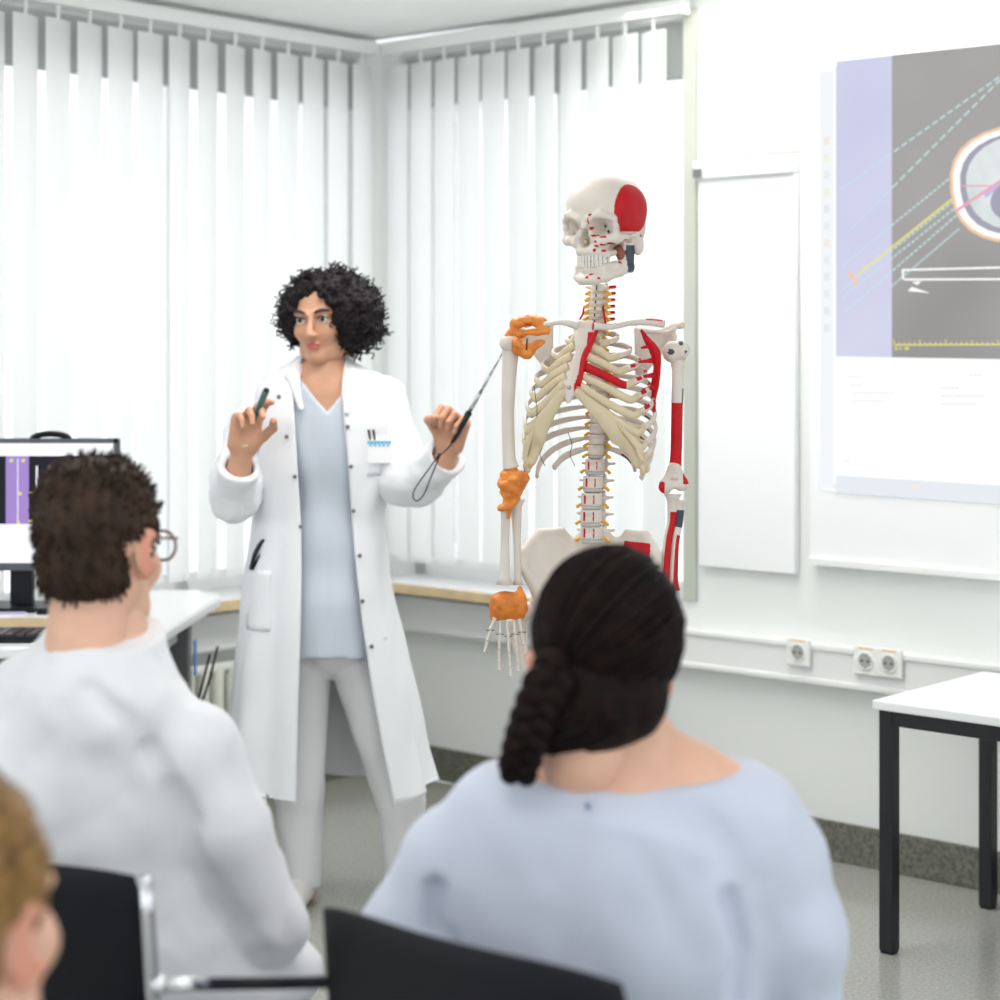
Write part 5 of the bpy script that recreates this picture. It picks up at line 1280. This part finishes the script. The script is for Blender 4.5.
# ----- arms
hum = bone([sq(513, 343, .02), sq(510, 360, .02), sq(508, 410, .02), sq(509, 455, .02), sq(511, 468, .02)], [.020, .0155, .0125, .0125, .016], 'humerus', n=16)
s = SF(sq(513, 345, -.03)-Vector((.05, .02, .05)), sq(513, 345, .07)+Vector((.05, .02, .05)), .0028); s.ell(sq(517, 343, .02), (.023, .022, .024), .01); s.ell(sq(509, 343, .015), (.019, .020, .018), .01); V, f = s.mesh(); mk('humeral_head', V, f, M_bone, hum)
def lump(name, P, R, extra=None, par=None, seed=3, amp=.004):
    P = [Vector(p) for p in P]; m_ = max(R)+.03; s = SF([min(p[i] for p in P)-m_ for i in range(3)], [max(p[i] for p in P)+m_ for i in range(3)], .0026)
    s.chain(P, R, .008); 
    if extra: extra(s)
    s.disp(lambda Q: amp*vnoise(Q, (70,)*3, seed)+amp*.5*vnoise(Q, (140,)*3, seed+2), .02); V, f = s.mesh(); return mk(name, V, f, M_orange, par or sk)
lump('shoulder_ligament', [sq(508, 338, .01), sq(516, 324, .01), sq(528, 320, .01), sq(541, 323, .01), sq(548, 331, .0)], [.008, .010, .009, .009, .006], lambda s: (s.cap(sq(516, 324, 0), sq(533, 318, .02), .006, .010, .006), s.cap(sq(520, 334, 0), sq(548, 331, 0), .007, .004, .006), s.ell(sq(528, 324.5, -.01), (.009, .03, .004), .003, sub=True)))
lump('shoulder_capsule', [sq(517, 347, .0), sq(527, 351, -.002), sq(538, 344, .002)], [.013, .014, .011], lambda s: s.cap(sq(518, 344, -.01), sq(526, 352, -.01), .012, .012, .005))
MB().tube([sq(527, 338, -.022), sq(526.5, 350, -.022)], .0016, 5).build('capsule_slit', M_ink, sk, smooth=True)
lump('elbow_capsule', [sq(512, 470, .02), sq(513, 484, .015), sq(510, 500, .018)], [.014, .022, .016], lambda s: (s.cap(sq(503, 482, .015), sq(522, 478, .015), .015, .014, .01), s.cap(sq(502, 508, .01), sq(512, 504, .01), .008, .008, .004), s.cap(sq(512, 504, .01), sq(508, 518, .01), .007, .003, .004)), amp=.005)
bone([sq(506, 506, .02), sq(505, 540, .03), sq(504.5, 585, .02)], [.010, .0085, .011], 'radius', knob=(.004, .006))
bone([sq(516, 500, .035), sq(517, 540, .04), sq(518, 585, .03)], [.012, .0075, .007], 'ulna', knob=(.006, .003))
car = lump('wrist_ligaments', [sq(500, 602, .015), sq(518, 602, .015)], [.020, .018], lambda s: (s.cap(sq(499, 612, .015), sq(519, 612, .015), .016, .014, .012, w=(0, 1, 0), fl=1.3), s.cap(sq(520, 602, .02), sq(520, 588, .02), .009, .006, .006), s.cap(sq(497, 613, .01), sq(494, 617, .01), .012, .008, .006)), amp=.003)
def fingers(par, root, spec):
    for base, tips in spec:
        pass
fing = [[(495, 618), (490, 630), (487, 641), (484, 653)], [(500, 621), (500, 634), (499, 650), (499, 662), (499.5, 671)], [(507, 622), (508, 636), (509, 653), (510, 667), (510.5, 677)], [(514, 621), (515, 634), (517, 651), (518, 663), (518.5, 672)], [(519, 619), (522, 632), (524, 645), (526, 655), (527, 663)]]
for k, F_ in enumerate(fing):
    for j in range(len(F_)-1):
        a, b_ = sq(*F_[j], -.0-.006*j), sq(*F_[j+1], -.006*(j+1)); b_ = a.lerp(b_, .94)
        bone([a, a.lerp(b_, .5), b_], [.0042, .0028, .0036] if j == 0 else [.0036, .0024, .0028], 'metacarpal' if j == 0 else 'phalanx', car, knob=(.0016, .0018), n=8)
    p = sq(*F_[1], -.005); MB().tube([p-Vector((.008, .004, 0)), p+Vector((.008, -.004, 0))], .0008, 4).build('joint_pin', M_ink, car)
# right arm (painted)
bone([sq(677, 352, .02), sq(678, 370, .02), sq(677, 410, .02), sq(676, 455, .015), sq(674, 480, .01)], [.019, .0125, .0115, .0115, .014], 'humerus', n=16,
     paint=lambda q, k: 1 if .42 < q < .84 else (2 if (.37 < q < .44 and k in (0, 1, 7, 8, 9, 10)) or (.05 < q < .12 and k in (9, 10)) else 0))
s = SF(sq(677, 350, -.03)-Vector((.06, .02, .05)), sq(677, 350, .07)+Vector((.06, .02, .05)), .0028); s.ell(sq(673, 352, .02), (.021, .022, .022), .01); s.ell(sq(682, 350, .01), (.015, .018, .019), .01); V, f = s.mesh(); C = centers(V, f); mi = np.zeros(len(f), int)
for px, py, r in ((671, 352, .006), (681, 343, .005), (685, 352, .003)): c = np.array(sq(px, py, .0)); mi[(((C-c)[:, [0, 2]]**2).sum(1) < r*r) & (C[:, 1] < SD+.02)] = 2
mk('humeral_head', V, f, [M_bone, M_red, M_navy], sk, mi=mi)
s = SF(sq(674, 485, -.04)-Vector((.05, .02, .06)), sq(674, 485, .07)+Vector((.05, .02, .06)), .0026)
s.chain([sq(665, 487, .01), sq(682, 485, .01)], [.013, .012], .01); s.chain([sq(674, 468, .01), sq(667, 482, .01)], [.011, .010], .01); s.chain([sq(675, 468, .01), sq(682, 482, .01)], [.011, .010], .01); s.ell(sq(675, 492, -.0), (.008, .02, .007), .004, sub=True)
V, f = s.mesh(); C = centers(V, f); mi = np.zeros(len(f), int); X_ = 500+C[:, 0]/C[:, 1]*FPX; Y_ = 350+(CAMZ-C[:, 2])/C[:, 1]*FPX; mi[(X_ > 683) & (Y_ < 484)] = 1; mi[(X_ < 665) & (Y_ > 482)] = 1
mk('elbow_condyle', V, f, [M_bone, M_red, M_navy], sk, mi=mi)
bone([sq(673, 494, .02), sq(672, 520, .02), sq(667, 545, .01), sq(664, 590, .0)], [.0125, .0095, .008, .010], 'ulna', knob=(.006, .003), paint=lambda q, k: 1 if .18 < q < .95 and k in (0, 1, 2, 3, 10, 11) else 0)
bone([sq(680, 500, .02), sq(679, 520, .02), sq(675, 545, .015), sq(672, 590, .01)], [.010, .0085, .008, .011], 'radius', knob=(.004, .005), paint=lambda q, k: 2 if .12 < q < .42 else (1 if q > .5 and k in (0, 1, 2, 10, 11, 9) else 0))
cr = MB().tube(spline([sq(660, 602, 0), sq(666, 606, 0), sq(673, 604, 0)], 4), [.010, .014, .010], 10, flat=.7).build('carpal_bones', M_bone, sk, smooth=True)
for k in range(5):
    F_ = [(658+k*4, 612), (657+k*4, 628), (656+k*4, 642), (656+k*4, 652)]
    for j in range(3): bone([sq(*F_[j]), sq((F_[j][0]+F_[j+1][0])/2, (F_[j][1]+F_[j+1][1])/2), sq(*F_[j+1])], [.004, .003, .0035], 'metacarpal' if j == 0 else 'phalanx', cr, n=8)
# ----- pelvis
def pz(p): return zpx(p)
s = SF((-.17, -.12, .80), (.17, .12, 1.12), .0030)
for sg in (-1, 1):
    r = Matrix.Rotation(sg*-.55, 3, 'Z') @ Matrix.Rotation(-.30*sg, 3, 'Y')
    R_ = Matrix.Rotation(sg*-.62, 3, 'Z') @ Matrix.Rotation(-.25, 3, 'X')
    s.ell((sg*.084, .008, 1.015), (.064, .015, .070), .008, rot=R_); s.ell((sg*.076, -.022, 1.028), (.056, .024, .056), .010, rot=R_, sub=True)
    s.chain([(sg*.040, .045, 1.050), (sg*.068, .034, 1.078), (sg*.105, .006, 1.076), (sg*.134, -.022, 1.040), (sg*.136, -.036, 1.015)], [.007, .0065, .007, .0075, .008], .010)
    s.ell((sg*.092, .0, .940), (.034, .034, .034), .02); s.chain([(sg*.134, -.036, 1.015), (sg*.105, -.02, .965)], [.008, .012], .01)
    s.chain([(sg*.085, -.02, .935), (sg*.05, -.055, .925), (sg*.012, -.068, .905)], [.013, .010, .012], .01)
    s.chain([(sg*.012, -.065, .900), (sg*.04, -.04, .865), (sg*.068, .0, .845), (sg*.085, .02, .895)], [.009, .008, .015, .018], .01)
    s.ell((sg*.112, -.005, .935), (.022, .022, .022), .004, sub=True)
s.chain([(0, .035, 1.050), (0, .062, .99), (0, .055, .92), (0, .035, .90)], [.042, .036, .020, .008], .015, w=(0, 1, 0), fl=1.7)
s.cap((-.04, .045, 1.03), (.04, .045, 1.03), .022, .022, .01)
V, f = s.mesh(); V = smooth_v(V, f, 2); C = centers(V, f); mi = np.zeros(len(f), int)
m_ = (C[:, 0] > .06) & (C[:, 0] < .12) & (C[:, 1] > -.09) & (C[:, 2] > 1.03) & (C[:, 2] < 1.062); mi[m_] = 1
pel = mk('pelvis', xf(V, Matrix.Translation(Vector((SX-.006, SD+.05, -.002))) @ Matrix.Rotation(-.22, 4, 'Z')), f, [M_bone, M_red], sk, mi=mi)
# ----- legs
HL, HR = Vector((SX-.11, SD+.065, .935)), Vector((SX+.095, SD+.03, .93))
for sg, H, K, A, red in ((-1, HL, Vector((SX-.085, SD+.02, .53)), Vector((SX-.085, SD+.05, .15)), 0), (1, HR, Vector((.253, SD-.02, .54)), Vector((.255, SD+.03, .15)), 1)):
    fm = bone([H+Vector((sg*.045, 0, -.03)), H+Vector((sg*.035, .0, -.10)), (H+K)/2+Vector((sg*.008, -.012, 0)), K+Vector((0, 0, .06)), K], [.020, .014, .0135, .018, .026], 'femur', n=14, paint=(lambda q, k: 1 if .15 < q < .72 else 0) if red else None)
    b = MB(); b.lathe(tuple(H), [(.021*math.sin(a), -.021*math.cos(a)) for a in np.linspace(.05, PI-.05, 10)], 16); b.tube([H, H+Vector((sg*.045, 0, -.028))], [.014, .018], 10); b.build('femoral_head', M_bone, fm, smooth=True)
    s = SF(K-Vector((.06, .06, .06)), K+Vector((.06, .06, .06)), .003)
    for q in (-1, 1): s.ell(K+Vector((q*.021, .008, -.006)), (.019, .028, .022), .012)
    V, f = s.mesh(); mk('femoral_condyle', V, f, M_bone, fm)
    b = MB(); c = K+Vector((0, -.042, .008)); b.lathe(tuple(c), [(0, -.010), (.014, -.006), (.018, 0), (.014, .006), (0, .009)], 14, axis='y'); b.build('patella', M_bone, sk, smooth=True)
    T0 = K+Vector((-sg*.006, 0, -.034)); bone([T0, T0.lerp(A, .15), T0.lerp(A, .5), T0.lerp(A, .9), A], [.030, .019, .0125, .013, .018], 'tibia', n=12)
    bone([T0+Vector((sg*.034, .02, -.015)), (T0+A)/2+Vector((sg*.034, .015, 0)), A+Vector((sg*.024, .01, -.012))], [.010, .006, .010], 'fibula')
    s = SF(A+Vector((-.06, -.20, -.11)), A+Vector((.06, .08, .0)), .0035)
    s.chain([A+Vector((0, .045, -.055)), A+Vector((0, 0, -.035)), A+Vector((0, -.05, -.050))], [.020, .022, .018], .01)
    for k in range(5): x0 = (k-2)*.013; s.chain([A+Vector((x0*.8, -.05, -.055)), A+Vector((x0*1.4, -.11, -.072)), A+Vector((x0*1.7, -.165+.008*abs(k-1), -.078))], [.008, .0055, .005], .003)
    V, f = s.mesh(); mk('foot_bones', V, f, M_bone, sk)
# ----- stand
b = MB(); b.tube(spline([(.292, SD+.12, .09), (.292, SD+.12, .60), (.288, SD+.115, .82), (.24, SD+.105, .92), (SX, SD+.10, .98)], 6), .011, 12); b.build('stand_pole', M_black, sk, smooth=True)
for k in range(5):
    a = k*2*PI/5+.3; e = Vector((.292+.24*math.cos(a), SD+.12+.24*math.sin(a), .055))
    l = MB().tube([(.292, SD+.12, .085), e], [.014, .010], 8).build('stand_foot', M_black, sk, smooth=True)
    MB().lathe((e.x, e.y, .0265), [(.0, -.010), (.026, -.010), (.026, .010), (.0, .010)], 16, axis='x').build('caster', M_bplas, l, smooth=True)
